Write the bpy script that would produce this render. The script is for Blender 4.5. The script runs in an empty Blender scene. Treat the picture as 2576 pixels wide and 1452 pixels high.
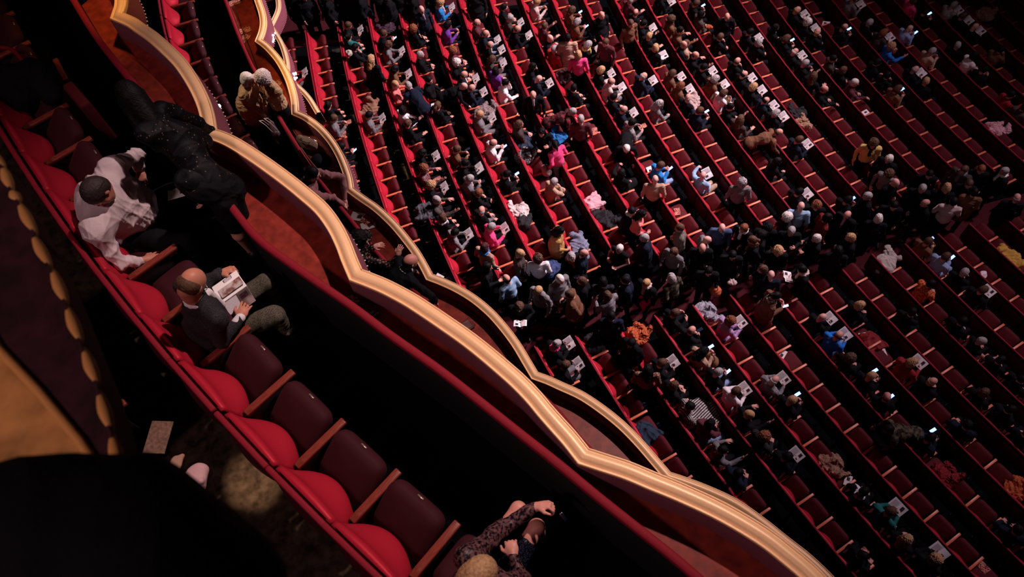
import bpy, bmesh, math, random
import numpy as np
from mathutils import Vector, Matrix
random.seed(7)
C = bpy.context.scene.collection
sc = bpy.context.scene
# ---------------------------------------------------------------- camera, light, exposure
W2, H2 = 1288.0, 726.0
FOC, TH, RO = 1910.876, 1.04869, -0.16102
CAMZ = 15.88
CX, CY, R0, SLOPE, PITCH = 52.79484, 23.72637, 57.83887, 0.11114, 0.94
_f = Vector((0, math.cos(TH), -math.sin(TH)))
_r0 = Vector((1, 0, 0)); _u0 = _r0.cross(_f)
_r = _r0*math.cos(RO) + _u0*math.sin(RO); _u = -_r0*math.sin(RO) + _u0*math.cos(RO)
cam_d = bpy.data.cameras.new('camera'); cam = bpy.data.objects.new('camera', cam_d); C.objects.link(cam)
M = Matrix.Identity(4)
for i in range(3):
    M[i][0] = _r[i]; M[i][1] = _u[i]; M[i][2] = -_f[i]
M[2][3] = CAMZ
cam.matrix_world = M
cam_d.sensor_width = 36; cam_d.lens = 36*FOC/2576; cam_d.clip_start = .05; cam_d.clip_end = 200
cam_d.dof.use_dof = True; cam_d.dof.focus_distance = 8.0; cam_d.dof.aperture_fstop = 2.8
sc.camera = cam
sc.view_settings.view_transform = 'Standard'; sc.view_settings.look = 'None'
sc.view_settings.exposure = 0.0; sc.view_settings.gamma = 1; sc.view_settings.use_curve_mapping = False
wd = bpy.data.worlds.new('dark_hall'); sc.world = wd; wd.use_nodes = True
wd.node_tree.nodes['Background'].inputs[0].default_value = (.25, .35, 1, 1)
wd.node_tree.nodes['Background'].inputs[1].default_value = .006

def spot(name, loc, to, power, col, size, blend=1.0, rad=.6):
    l = bpy.data.lights.new(name, 'SPOT'); l.energy = power; l.color = col
    l.spot_size = math.radians(size); l.spot_blend = blend; l.shadow_soft_size = rad
    o = bpy.data.objects.new(name, l); C.objects.link(o); o.location = loc
    o.rotation_euler = (Vector(to)-Vector(loc)).to_track_quat('-Z', 'Y').to_euler()
    return o
spot('unseen_hall_spot', (19, 19.5, 21), (-1.2, 14.0, 0), 62000, (1, .76, .82), 50, 1, .8)
spot('unseen_hall_spot', (21, 13, 20), (5, 8.5, 0), 11000, (1, .72, .86), 66, 1, .8)  # weaker unseen spot added to fill the right-hand stalls
spot('rail_spotlight', (6.2, 8.2, 23.5), (-.5, 3.1, 10), 9000, (1, .72, .68), 34, 1, .22)
spot('house_fill', (-7, -3, 24), (0, 5, 9), 1600, (1, .62, .66), 60, 1, .6)  # unseen fill added from the camera side to lift the plum bands
spot('parapet_fill', (-2.6, -.6, 16.5), (-1.55, .9, 14.2), 34, (1, .60, .26), 60, 1, .1)  # unseen warm spot added to brighten the near gilded ledge
spot('unseen_balcony_spot', (-2.5, 9.7, 9.6), (-3.2, 9.95, 6.76), 200, (1, .62, .18), 34, 1, .08)
spot('unseen_balcony_spot', (-4.4, 9.7, 10.6), (-3.45, 9.1, 7.5), 260, (1, .72, .55), 30, 1, .1)  # unseen spot added to lift the fur-coated pair out of shade
spot('unseen_balcony_spot', (-2.9, 11.0, 9.6), (-3.7, 11.5, 6.76), 160, (1, .55, .2), 46, 1, .08)
spot('unseen_balcony_spot', (-2.6, 7.4, 13.4), (-3.6, 6.75, 10.9), 190, (1, .52, .16), 40, 1, .1)
spot('aisle_spotlight', (-1.40, .50, 13.5), (-2.14, 1.88, 10.38), 1700, (1, .68, .48), 8.5, .9, .02)

# ---------------------------------------------------------------- pixel <-> place
def ray(x, y):
    return (_f*FOC + _r*(x-W2) - _u*(y-H2))
def at(x, y, z):
    d = ray(x, y); t = (z-CAMZ)/d.z
    return Vector((d.x*t, d.y*t, z))
_n = Vector((CX, CY, 0)).normalized()
def floor_z(x, y): return -SLOPE*(_n.x*x+_n.y*y)
def stall(x, y, h=0.0):
    d = ray(x, y); hh = CAMZ-h
    t = -hh/(d.z+SLOPE*(_n.x*d.x+_n.y*d.y))
    return Vector((d.x*t, d.y*t, CAMZ+d.z*t))
def proj(p):
    q = Vector(p)-Vector((0, 0, CAMZ)); z = q.dot(_f)
    return (W2+FOC*q.dot(_r)/z, H2-FOC*q.dot(_u)/z)
def tag(o, label=None, cat=None, group=None, kind=None):
    if label: o['label'] = label
    if cat: o['category'] = cat
    if group: o['group'] = group
    if kind: o['kind'] = kind
    return o
def empty(name, loc=(0, 0, 0), rz=0):
    o = bpy.data.objects.new(name, None); C.objects.link(o); o.empty_display_size = .1
    o.location = loc; o.rotation_euler = (0, 0, rz); return o
ORD = 'first second third fourth fifth sixth seventh eighth ninth tenth eleventh twelfth thirteenth fourteenth fifteenth sixteenth seventeenth eighteenth nineteenth twentieth'.split()
for _t, _v in (('twent', 'y-'), ('thirt', 'y-'), ('fort', 'y-'), ('fift', 'y-'), ('sixt', 'y-'), ('sevent', 'y-'), ('eight', 'y-')): ORD += ([_t+'ieth'] if _t != 'twent' else [])+[_t+_v+w for w in ORD[:9]]

# ---------------------------------------------------------------- materials
MATS = {}
def mat(name, col, rough=.8, bump=0, scale=60, sheen=0, metal=0, var=0, emit=None, spec=.3, coat=0, stretch=None, detail=3):
    if name in MATS: return MATS[name]
    m = bpy.data.materials.new(name); m.use_nodes = True; MATS[name] = m
    nt = m.node_tree; b = nt.nodes['Principled BSDF']
    b.inputs['Base Color'].default_value = (*col, 1); b.inputs['Roughness'].default_value = rough
    b.inputs['Metallic'].default_value = metal; b.inputs['Specular IOR Level'].default_value = spec
    b.inputs['Sheen Weight'].default_value = sheen; b.inputs['Sheen Roughness'].default_value = .4
    b.inputs['Sheen Tint'].default_value = (min(1, col[0]*2+.1), min(1, col[1]*2+.02), min(1, col[2]*2+.02), 1)
    b.inputs['Coat Weight'].default_value = coat
    if emit:
        b.inputs['Emission Color'].default_value = (*emit[0], 1); b.inputs['Emission Strength'].default_value = emit[1]
    if bump or var:
        tc = nt.nodes.new('ShaderNodeTexCoord'); n = nt.nodes.new('ShaderNodeTexNoise')
        n.inputs['Scale'].default_value = scale; n.inputs['Detail'].default_value = detail
        src = tc.outputs['Object']
        if stretch:
            mp = nt.nodes.new('ShaderNodeMapping'); mp.inputs['Scale'].default_value = stretch
            nt.links.new(src, mp.inputs[0]); src = mp.outputs[0]
        nt.links.new(src, n.inputs['Vector'])
        if bump:
            bp = nt.nodes.new('ShaderNodeBump'); bp.inputs['Strength'].default_value = bump; bp.inputs['Distance'].default_value = .01
            nt.links.new(n.outputs['Fac'], bp.inputs['Height']); nt.links.new(bp.outputs['Normal'], b.inputs['Normal'])
        if var:
            r = nt.nodes.new('ShaderNodeValToRGB')
            r.color_ramp.elements[0].position = .3; r.color_ramp.elements[1].position = .7
            r.color_ramp.elements[0].color = (*[c*(1-var) for c in col], 1); r.color_ramp.elements[1].color = (*[min(1, c*(1+var)) for c in col], 1)
            nt.links.new(n.outputs['Fac'], r.inputs[0]); nt.links.new(r.outputs[0], b.inputs['Base Color'])
    return m
def pattern(name, kind, c1, c2, scale, rough=.8):
    if name in MATS: return MATS[name]
    m = mat(name, c1, rough, .2, 80, spec=.12); nt = m.node_tree; b = nt.nodes['Principled BSDF']
    tc = nt.nodes.new('ShaderNodeTexCoord')
    if kind == 'wave':
        t = nt.nodes.new('ShaderNodeTexWave'); t.bands_direction = 'Z'; t.inputs['Distortion'].default_value = 2.5
    elif kind == 'stripe':
        t = nt.nodes.new('ShaderNodeTexWave'); t.bands_direction = 'X'; t.inputs['Distortion'].default_value = .6
    elif kind in ('voro', 'fleck'):
        t = nt.nodes.new('ShaderNodeTexVoronoi')
    else:
        t = nt.nodes.new('ShaderNodeTexNoise'); t.inputs['Detail'].default_value = 4
    t.inputs['Scale'].default_value = scale
    r = nt.nodes.new('ShaderNodeValToRGB'); r.color_ramp.interpolation = 'CONSTANT' if kind != 'noise' else 'LINEAR'
    r.color_ramp.elements[0].color = (*c1, 1); r.color_ramp.elements[1].color = (*c2, 1); r.color_ramp.elements[1].position = .5
    if kind == 'noise': r.color_ramp.elements[0].position = .42; r.color_ramp.elements[1].position = .58
    if kind == 'voro': r.color_ramp.elements[1].position = .35
    if kind == 'fleck': r.color_ramp.elements[1].position = .16
    nt.links.new(tc.outputs['Object'], t.inputs['Vector'])
    nt.links.new(t.outputs['Distance'] if kind in ('voro', 'fleck') else t.outputs[1] if kind in ('wave', 'stripe') else t.outputs['Fac'], r.inputs[0])
    nt.links.new(r.outputs[0], b.inputs['Base Color'])
    return m
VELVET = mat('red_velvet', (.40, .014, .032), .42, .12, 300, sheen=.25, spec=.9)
VELVET.node_tree.nodes['Principled BSDF'].inputs['Specular Tint'].default_value = (1, .12, .14, 1)
BACKD = mat('dark_back_board', (.007, .0005, .0015), .8, spec=.1)
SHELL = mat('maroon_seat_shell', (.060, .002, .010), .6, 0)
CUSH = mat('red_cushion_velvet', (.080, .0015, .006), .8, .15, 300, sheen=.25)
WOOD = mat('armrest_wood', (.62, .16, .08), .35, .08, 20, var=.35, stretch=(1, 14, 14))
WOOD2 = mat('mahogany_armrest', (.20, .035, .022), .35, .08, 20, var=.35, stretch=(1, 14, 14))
DARKM = mat('dark_seat_metal', (.01, .008, .01), .5)
GOLD = mat('gilded_rail_paint', (.95, .60, .32), .40, .06, 160, metal=.1, spec=.4, var=.06)
PURP = mat('plum_felt', (.22, .060, .085), .85, .2, 400, sheen=.2)
TRAY = mat('lacquered_burl_ledge', (.25, .030, .020), .42, .05, 11, var=.35, coat=.06, detail=6)
RAILV = mat('crimson_rail_velvet', (.22, .003, .014), .75, .15, 400, sheen=.3)
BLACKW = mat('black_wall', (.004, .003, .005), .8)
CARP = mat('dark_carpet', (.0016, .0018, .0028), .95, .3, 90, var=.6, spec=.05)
CARPB = mat('unlit_balcony_carpet', (.0015, .0015, .0022), .95, .3, 90, var=.5, spec=.05)  # near-black colour stands for carpet left unlit
CARPR = mat('red_carpet', (.05, .002, .006), .95, .3, 60, var=.35)
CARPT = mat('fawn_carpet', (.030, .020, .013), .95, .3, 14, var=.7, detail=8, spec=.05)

# ---------------------------------------------------------------- mesh helpers
def mk(name, verts, faces, m=None, parent=None, smooth=True, link=True):
    me = bpy.data.meshes.new(name); me.from_pydata([tuple(v) for v in verts], [], faces)
    if smooth: me.polygons.foreach_set('use_smooth', [True]*len(me.polygons))
    if m: me.materials.append(m)
    me.update()
    if not link: return me
    o = bpy.data.objects.new(name, me); C.objects.link(o)
    if parent: o.parent = parent
    return o
def mobj(name, me, parent=None, m=None, loc=None):
    o = bpy.data.objects.new(name, me); C.objects.link(o)
    if parent: o.parent = parent
    if m:
        if not me.materials: me.materials.append(m)
        o.material_slots[0].link = 'OBJECT'; o.material_slots[0].material = m
    if loc is not None: o.location = loc
    return o
def rbox(dx, dy, dz, r, seg=2, mtx=None):
    bm = bmesh.new(); bmesh.ops.create_cube(bm, size=1)
    for v in bm.verts: v.co = Vector((v.co.x*dx, v.co.y*dy, v.co.z*dz))
    if r > 0: bmesh.ops.bevel(bm, geom=list(bm.edges), offset=r, segments=seg, profile=.5, affect='EDGES')
    if mtx: bm.transform(mtx)
    vs = [v.co.copy() for v in bm.verts]; bm.verts.index_update(); fs = [[v.index for v in f.verts] for f in bm.faces]
    bm.free(); return vs, fs
def join(*parts):
    V = []; F = []
    for v, f in parts:
        n = len(V); V += list(v); F += [[i+n for i in q] for q in f]
    return V, F
def tube(pts, r, seg=8, flat=1.0):
    V = []; F = []; pts = [Vector(p) for p in pts]; n = len(pts)
    rr = r if isinstance(r, (list, tuple)) else [r]*n
    for i, p in enumerate(pts):
        t = (pts[min(i+1, n-1)]-pts[max(i-1, 0)]).normalized()
        a = t.cross(Vector((0, 0, 1)));  a = a.normalized() if a.length > 1e-3 else Vector((1, 0, 0)); b = a.cross(t)
        for k in range(seg):
            th = 2*math.pi*k/seg; V.append(p+a*math.cos(th)*rr[i]+b*math.sin(th)*rr[i]*flat)
    for i in range(n-1):
        for k in range(seg):
            k2 = (k+1) % seg; F.append([i*seg+k, i*seg+k2, (i+1)*seg+k2, (i+1)*seg+k])
    F.append(list(range(seg))[::-1]); F.append([(n-1)*seg+k for k in range(seg)])
    return V, F
# ---------------------------------------------------------------- implicit surfaces -> one continuous mesh
def A(*a): return np.array(a, dtype=np.float64)
def nrm(v): v = np.asarray(v, float); return v/(np.linalg.norm(v)+1e-12)
def cap(a, b, ra, rb=None, k=.02): return ('c', np.asarray(a, float), np.asarray(b, float), ra, ra if rb is None else rb, k)
def ell(c, r, R=None, k=.02, op='+'): return ('e' if op == '+' else 's', np.asarray(c, float), np.asarray(r, float), np.eye(3) if R is None else np.asarray(R, float), None, k)
def surf(prims, h, noise=None, seed=0):
    lo = np.full(3, 1e9); hi = -lo
    bb = []
    for p in prims:
        if p[0] == 'c':
            r = max(p[3], p[4]); l = np.minimum(p[1], p[2])-r; u = np.maximum(p[1], p[2])+r
        else:
            r = max(p[2]); l = p[1]-r; u = p[1]+r
        bb.append((l, u))
        if p[0] != 's': lo = np.minimum(lo, l); hi = np.maximum(hi, u)
    lo = lo-3*h; n = np.ceil((hi+3*h-lo)/h).astype(int)+1
    Fd = np.full(n, .2)
    ax = [lo[i]+h*np.arange(n[i]) for i in range(3)]
    for p, (l, u) in zip(prims, bb):
        k = p[5]; mg = k+2.5*h
        i0 = np.maximum(0, np.floor((l-mg-lo)/h).astype(int)); i1 = np.minimum(n, np.ceil((u+mg-lo)/h).astype(int)+1)
        if (i1 <= i0).any(): continue
        X, Y, Z = np.meshgrid(*[ax[i][i0[i]:i1[i]] for i in range(3)], indexing='ij')
        P = np.stack([X, Y, Z], -1)
        if p[0] == 'c':
            a, b = p[1], p[2]; ba = b-a; t = np.clip(((P-a)@ba)/(ba@ba+1e-12), 0, 1)
            d = np.linalg.norm(P-a-t[..., None]*ba, axis=-1)-(p[3]+(p[4]-p[3])*t)
        else:
            Q = (P-p[1])@p[3]; k0 = np.linalg.norm(Q/p[2], axis=-1); k1 = np.linalg.norm(Q/p[2]**2, axis=-1)+1e-9
            d = k0*(k0-1)/k1
        s = (slice(i0[0], i1[0]), slice(i0[1], i1[1]), slice(i0[2], i1[2]))
        f = Fd[s]
        if p[0] == 's':
            d = -d; hh = np.maximum(k-np.abs(f-d), 0)/k; Fd[s] = np.maximum(f, d)+hh*hh*k*.25
        else:
            hh = np.maximum(k-np.abs(f-d), 0)/k; Fd[s] = np.minimum(f, d)-hh*hh*k*.25
    ins = Fd < 0
    # surface nets
    c = [ins[:-1 if a == 0 else None] for a in (0,)]
    g = np.zeros(n-1, int)
    for dx in (0, 1):
        for dy in (0, 1):
            for dz in (0, 1):
                g += ins[dx:n[0]-1+dx, dy:n[1]-1+dy, dz:n[2]-1+dz]
    act = (g > 0) & (g < 8)
    idx = -np.ones(g.shape, int); ijk = np.argwhere(act); idx[act] = np.arange(len(ijk))
    acc = np.zeros((len(ijk), 3)); cnt = np.zeros(len(ijk))
    corners = [(dx, dy, dz) for dx in (0, 1) for dy in (0, 1) for dz in (0, 1)]
    for ca in corners:
        for ax_ in range(3):
            if ca[ax_] == 1: continue
            cb = list(ca); cb[ax_] = 1
            fa = Fd[ijk[:, 0]+ca[0], ijk[:, 1]+ca[1], ijk[:, 2]+ca[2]]; fb = Fd[ijk[:, 0]+cb[0], ijk[:, 1]+cb[1], ijk[:, 2]+cb[2]]
            m = (fa < 0) != (fb < 0); t = np.where(m, fa/(fa-fb+1e-15), 0)
            pt = np.array(ca, float)[None]+np.zeros((len(ijk), 1)); pt[:, ax_] = t
            acc += pt*m[:, None]; cnt += m
    V = lo+h*(ijk+acc/np.maximum(cnt, 1)[:, None])
    faces = []
    for a in range(3):
        b, cc = (a+1) % 3, (a+2) % 3
        sl0 = [slice(None)]*3; sl1 = [slice(None)]*3; sl0[a] = slice(0, -1); sl1[a] = slice(1, None)
        e = ins[tuple(sl0)] != ins[tuple(sl1)]
        q = np.argwhere(e); q = q[(q[:, b] > 0) & (q[:, cc] > 0) & (q[:, b] < n[b]-1) & (q[:, cc] < n[cc]-1)]
        w = ins[q[:, 0], q[:, 1], q[:, 2]]
        def at_(db, dc):
            r = q.copy(); r[:, b] -= db; r[:, cc] -= dc; return idx[r[:, 0], r[:, 1], r[:, 2]]
        Q = np.stack([at_(1, 1), at_(0, 1), at_(0, 0), at_(1, 0)], 1)
        Q[~w] = Q[~w][:, ::-1]; faces.append(Q)
    Fc = np.concatenate(faces); Fc = Fc[(Fc >= 0).all(1)]
    if noise is not None: V = noise(V, Fc)
    return V, Fc
def vnormals(V, F):
    a = V[F[:, 2]]-V[F[:, 0]]; b = V[F[:, 3]]-V[F[:, 1]]; nf = np.cross(a, b); N = np.zeros_like(V)
    for i in range(4): np.add.at(N, F[:, i], nf)
    return N/(np.linalg.norm(N, axis=1)[:, None]+1e-12)
def folds(amp, freq=14, seed=1, zs=1.0):
    rs = np.random.RandomState(seed)
    dirs = [(nrm(rs.normal(size=3)*A(1, 1, zs)), rs.uniform(.6, 1.8)*freq, rs.uniform(0, 6)) for _ in range(7)]
    def f(V, Fc):
        N = vnormals(V, Fc); d = np.zeros(len(V)); w = V*0
        for u, fr, ph in dirs[:3]: w += np.outer(np.sin(V@u*fr*.6+ph), u)*.05
        W = V+w
        for u, fr, ph in dirs: d += (1-np.abs(np.sin(W@u*fr+ph)))**2
        d = (d-d.mean())/(d.std()+1e-9)
        return V+N*(d*amp)[:, None]
    return f
def smesh(name, prims, h, noise=None):
    V, F_ = surf(prims, h, noise)
    me = bpy.data.meshes.new(name)
    me.vertices.add(len(V)); me.vertices.foreach_set('co', V.astype(np.float32).ravel())
    me.loops.add(len(F_)*4); me.loops.foreach_set('vertex_index', F_.astype(np.int32).ravel())
    me.polygons.add(len(F_)); me.polygons.foreach_set('loop_start', (np.arange(len(F_))*4).astype(np.int32))
    me.polygons.foreach_set('use_smooth', np.ones(len(F_), bool))
    me.update(calc_edges=True); me.validate()
    me.materials.append(SKIN)
    return me
SKIN = mat('skin', (.62, .30, .24), .55, .05, 200, spec=.3)
SKINS = [SKIN, mat('pale_skin', (.70, .38, .32), .5, .05, 200), mat('tan_skin', (.45, .20, .13), .55, .05, 200)]

# ---------------------------------------------------------------- figures
def hand(P, w, d, pn, curl=.5, spread=1.0, side=1, ks=.006, point=False, r=.009):
    """palm + five unequal fingers. w wrist, d hand direction, pn palm normal (side the fingers curl to)"""
    w = np.asarray(w, float); d = nrm(d); pn = nrm(pn-np.dot(pn, d)*d); s = np.cross(d, pn)*side
    P.append(cap(w, w+d*.035, .026, .028, .02))
    P.append(ell(w+d*.055, (.05, .042, .018), np.stack([d, s, pn], 1), .015))
    for i, (off, L) in enumerate(((-.030, .072), (-.010, .082), (.010, .077), (.029, .060))):
        b = w+d*.085+s*off; dr = nrm(d+s*off*spread*5)
        cu = curl*(.15 if (point and i == 0) else 1)
        p1 = b+L*.5*nrm(dr*math.cos(cu*.9)+pn*math.sin(cu*.9))
        p2 = p1+L*.32*nrm(dr*math.cos(cu*2.0)+pn*math.sin(cu*2.0))
        p3 = p2+L*.25*nrm(dr*math.cos(cu*2.8)+pn*math.sin(cu*2.8))
        P.append(cap(b, p1, r, r*.95, ks)); P.append(cap(p1, p2, r*.95, r*.88, .004)); P.append(cap(p2, p3, r*.88, r*.75, .004))
    t0 = w+d*.03-s*.026; t1 = t0+.042*nrm(d*.7-s*.8+pn*.25); t2 = t1+.035*nrm(d*.95-s*.2+pn*(.2+curl*.3))
    P.append(cap(t0, t1, .013, .011, .01)); P.append(cap(t1, t2, .011, .008, .005))
def headframe(J):
    f = nrm(J['hf']); u = nrm(np.asarray(J['hu'])-np.dot(J['hu'], f)*f); s = np.cross(u, f)
    return f, s, u
def head(P, J):
    f, s, u = headframe(J); H = J['H']; R = np.stack([f, s, u], 1)
    q = lambda a, b, c: H+f*a+s*b+u*c
    P.append(ell(q(-.008, 0, .02), (.098, .076, .092), R, .02)); P.append(ell(q(.030, 0, -.045), (.062, .058, .080), R, .03))
    P.append(cap(q(.062, 0, -.103), q(.058, 0, -.1), .022, .022, .03))
    P.append(cap(q(.088, 0, .012), q(.108, 0, -.032), .009, .014, .012))
    for e in (-1, 1):
        P.append(ell(q(-.008, e*.079, -.015), (.017, .008, .031), R, .006)); P.append(cap(q(.082, e*.018, .027), q(.070, e*.05, .024), .011, .009, .012))
        P.append(ell(q(.055, e*.04, -.035), (.022, .02, .022), R, .02))
        P.append(ell(q(.095, e*.031, .004), (.014, .015, .009), R, .008, '-'))
    P.append(cap(q(.086, -.018, -.066), q(.086, .018, -.066), .008, .008, .006))
    P.append(cap(q(-.03, 0, -.06), J['N'], .052, .058, .03))
HANDK = {}
def body(J, h=.009):
    P = []; U = A(0, 0, 1)
    chest_f = nrm(np.cross(J['SL']-J['SR'], J['C']-J['P']))
    s = nrm(J['SL']-J['SR']); up = nrm(J['C']-J['P']); R = np.stack([chest_f, s, up], 1)
    P.append(ell(J['P'], (.105, .15, .11), R)); P.append(cap(J['P'], J['C'], .105, .115, .04)); P.append(ell(J['C'], (.095, .145, .16), R, .04))
    P.append(cap(J['SL'], J['SR'], .05, .05, .04)); P.append(cap(J['N'], J['C'], .06, .08, .03))
    for S, E_, W_ in (('SL', 'EL', 'WL'), ('SR', 'ER', 'WR')):
        P.append(cap(J[S], J[E_], .046, .036, .02)); P.append(cap(J[E_], J[W_], .037, .025, .012))
    for H_, K_, A_, T_ in (('HL', 'KL', 'AL', 'TL'), ('HR', 'KR', 'AR', 'TR')):
        P.append(cap(J[H_], J[K_], .075, .050, .03)); P.append(cap(J[K_], J[A_], .050, .034, .02)); P.append(cap(J[A_], J[T_], .034, .026, .015))
    head(P, J)
    for sd, w in ((1, 'L'), (-1, 'R')):
        hd = J.get('h'+w, {}); d = hd.get('d', J['W'+w]-J['E'+w]); pn = hd.get('n', A(0, 0, -1))
        hand(P, J['W'+w], d, pn, hd.get('c', .5), hd.get('s', 1.), side=sd, point=hd.get('p', False))
    return P
def topg(J, fat=1.0, sleeves=1.0, coat=False):
    s = nrm(J['SL']-J['SR']); up = nrm(J['C']-J['P']); f = nrm(np.cross(s, up)); R = np.stack([f, s, up], 1); P = []
    P.append(ell(J['P']+up*.06, (.135*fat, .175*fat, .17), R, .04)); P.append(cap(J['P']+up*.08, J['C'], .125*fat, .13*fat, .05))
    P.append(ell(J['C'], (.12*fat, .18*(1+(fat-1)*.55), .185), R, .05)); P.append(cap(J['SL'], J['SR'], .067*(1+(fat-1)*.5), .067*(1+(fat-1)*.5), .05))
    P.append(cap(J['N']+up*-.04, J['N']+up*.005, .085, .068, .04))
    for S, E_, W_ in (('SL', 'EL', 'WL'), ('SR', 'ER', 'WR')):
        if sleeves <= 0: continue
        P.append(cap(J[S], J[E_], .066, .054, .03))
        if sleeves > .5:
            e = J[E_]+(J[W_]-J[E_])*(.98 if sleeves >= 1 else sleeves-.5); P.append(cap(J[E_], e, .053, .038, .015))
    if coat:
        k = (J['KL']+J['KR'])/2*.55+J['P']*.45
        P.append(cap(J['P'], k, .19, .21, .06)); P.append(cap(J['P']+s*.05, k+s*.06, .17, .18, .06)); P.append(cap(J['P']-s*.05, k-s*.06, .17, .18, .06))
    return P
def bottomg(J, skirt=False, shorts=False):
    s = nrm(J['SL']-J['SR']); up = nrm(J['C']-J['P']); f = nrm(np.cross(s, up)); R = np.stack([f, s, up], 1)
    P = [ell(J['P'], (.13, .175, .13), R, .03)]
    for H_, K_, A_, T_ in (('HL', 'KL', 'AL', 'TL'), ('HR', 'KR', 'AR', 'TR')):
        P.append(cap(J[H_], J[K_] if not shorts else J[H_]+(J[K_]-J[H_])*.75, .095, .070, .03))
        if skirt:
            P.append(cap((J['HL']+J['HR'])/2, (J['KL']+J['KR'])/2, .13, .11, .05))
        elif not shorts:
            P.append(cap(J[K_], J[A_]+(J[K_]-J[A_])*.1, .068, .05, .02))
    return P
def shoes(J):
    P = []
    for A_, T_ in (('AL', 'TL'), ('AR', 'TR')):
        a = J[A_]; t = J[T_]; d = nrm((t-a)*A(1, 1, 0)); P.append(cap(a-d*.03+A(0, 0, -.02), a+d*.06+A(0, 0, -.03), .046, .045, .02)); P.append(cap(a+d*.05+A(0, 0, -.035), t+d*.03+A(0, 0, .0), .042, .034, .02))
    return P
def hairp(J, style):
    f, s, u = headframe(J); H = J['H']; R = np.stack([f, s, u], 1); q = lambda a, b, c: H+f*a+s*b+u*c; P = []
    if style in 'SMLCUP':
        P.append(ell(q(-.018, 0, .030), (.104, .086, .096), R, .02)); P.append(ell(q(-.045, 0, -.012), (.072, .083, .085), R, .03))
    if style in 'MC':
        P.append(ell(q(-.045, 0, -.04), (.075, .096, .095), R, .03)); P.append(ell(q(-.02, .07, -.045), (.05, .035, .075), R, .02)); P.append(ell(q(-.02, -.07, -.045), (.05, .035, .075), R, .02))
    if style == 'C': P.append(ell(q(-.03, 0, .02), (.125, .115, .115), R, .02))
    if style == 'L':
        P.append(cap(q(-.06, 0, -.02), q(-.12, 0, -.22), .085, .07, .04)); P.append(cap(q(-.03, .07, -.02), q(-.05, .08, -.2), .04, .04, .03)); P.append(cap(q(-.03, -.07, -.02), q(-.05, -.08, -.2), .04, .04, .03))
    if style == 'U': P.append(ell(q(-.115, 0, .05), (.042, .045, .042), R, .012))
    if style == 'P': P.append(cap(q(-.10, 0, .04), q(-.15, 0, -.02), .028, .034, .02)); P.append(cap(q(-.15, 0, -.02), q(-.14, 0, -.13), .034, .014, .02))
    if style == 'F':
        P.append(ell(q(-.030, 0, -.012), (.086, .086, .070), R, .02)); P.append(ell(q(.0, 0, .105), (.14, .066, .085), R, .02, '-'))
        P.append(ell(q(.085, 0, -.02), (.075, .088, .12), R, .02, '-'))
    elif style == 'B': pass
    else:
        P.append(ell(q(.105, 0, -.035), (.075, .075, .088), R, .02, '-'))
    return P
def eyesp(J):
    f, s, u = headframe(J); H = J['H']; q = lambda a, b, c: H+f*a+s*b+u*c
    return join(*[tube([q(.084, e*.024, .003), q(.084, e*.031, .006), q(.081, e*.039, .003)], [.003, .006, .003], 6) for e in (-1, 1)] + [tube([q(.094, e*.017, .030), q(.088, e*.046, .033)], [.004, .003], 5) for e in (-1, 1)])
def glassesp(J):
    f, s, u = headframe(J); H = J['H']; q = lambda a, b, c: H+f*a+s*b+u*c; L = []
    for e in (-1, 1):
        L.append(tube([q(.103, e*(.033+.024*math.cos(t)), .004+.018*math.sin(t)) for t in np.linspace(0, 2*math.pi, 13)], .0025, 5)); L.append(tube([q(.1, e*.056, .01), q(.0, e*.084, .005)], .0025, 5))
    L.append(tube([q(.106, -.01, .008), q(.106, .01, .008)], .0025, 5))
    return join(*L)
def vec(J): return {k: (np.asarray(v, float) if not isinstance(v, dict) and not isinstance(v, (int, float, str)) else v) for k, v in J.items()}
def sit(lean=0, turn=0, hd=0, look=0, legs=0, **kw):
    """seated, facing +x, origin on the floor under the pelvis; y left"""
    J = dict(P=(0, 0, .54), C=(lean*.25-.03, 0, .88), N=(lean*.36-.02, 0, 1.06), HL=(.02, .09, .52), HR=(.02, -.09, .52),
             KL=(.42, .12, .54), KR=(.42, -.12, .54), AL=(.44, .12, .10), AR=(.44, -.12, .10), TL=(.58, .14, .05), TR=(.58, -.14, .05))
    if legs == 1: J.update(KR=(.44, -.05, .60), AR=(.62, .12, .42), TR=(.74, .16, .36))
    if legs == 2: J.update(KL=(.42, .2, .53), KR=(.42, -.2, .53), AL=(.36, .22, .1), AR=(.36, -.22, .1), TL=(.5, .27, .05), TR=(.5, -.27, .05))
    J = vec(J); c, s = math.cos(turn), math.sin(turn); sv = A(-s, c, 0); fv = A(c, s, 0)
    J['SL'] = J['N']+sv*.185+A(0, 0, -.055); J['SR'] = J['N']-sv*.185+A(0, 0, -.055)
    a = hd+.08+lean*.3; g = look+turn
    J['hf'] = A(math.cos(g)*math.cos(a), math.sin(g)*math.cos(a), -math.sin(a)); J['hu'] = A(math.cos(g)*math.sin(a), math.sin(g)*math.sin(a), math.cos(a))
    J['H'] = J['N']+A(.02, 0, .11)+(J['hu']*.05+J['hf']*.025)
    J.update(vec(kw)); J['f'] = fv; return J
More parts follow.
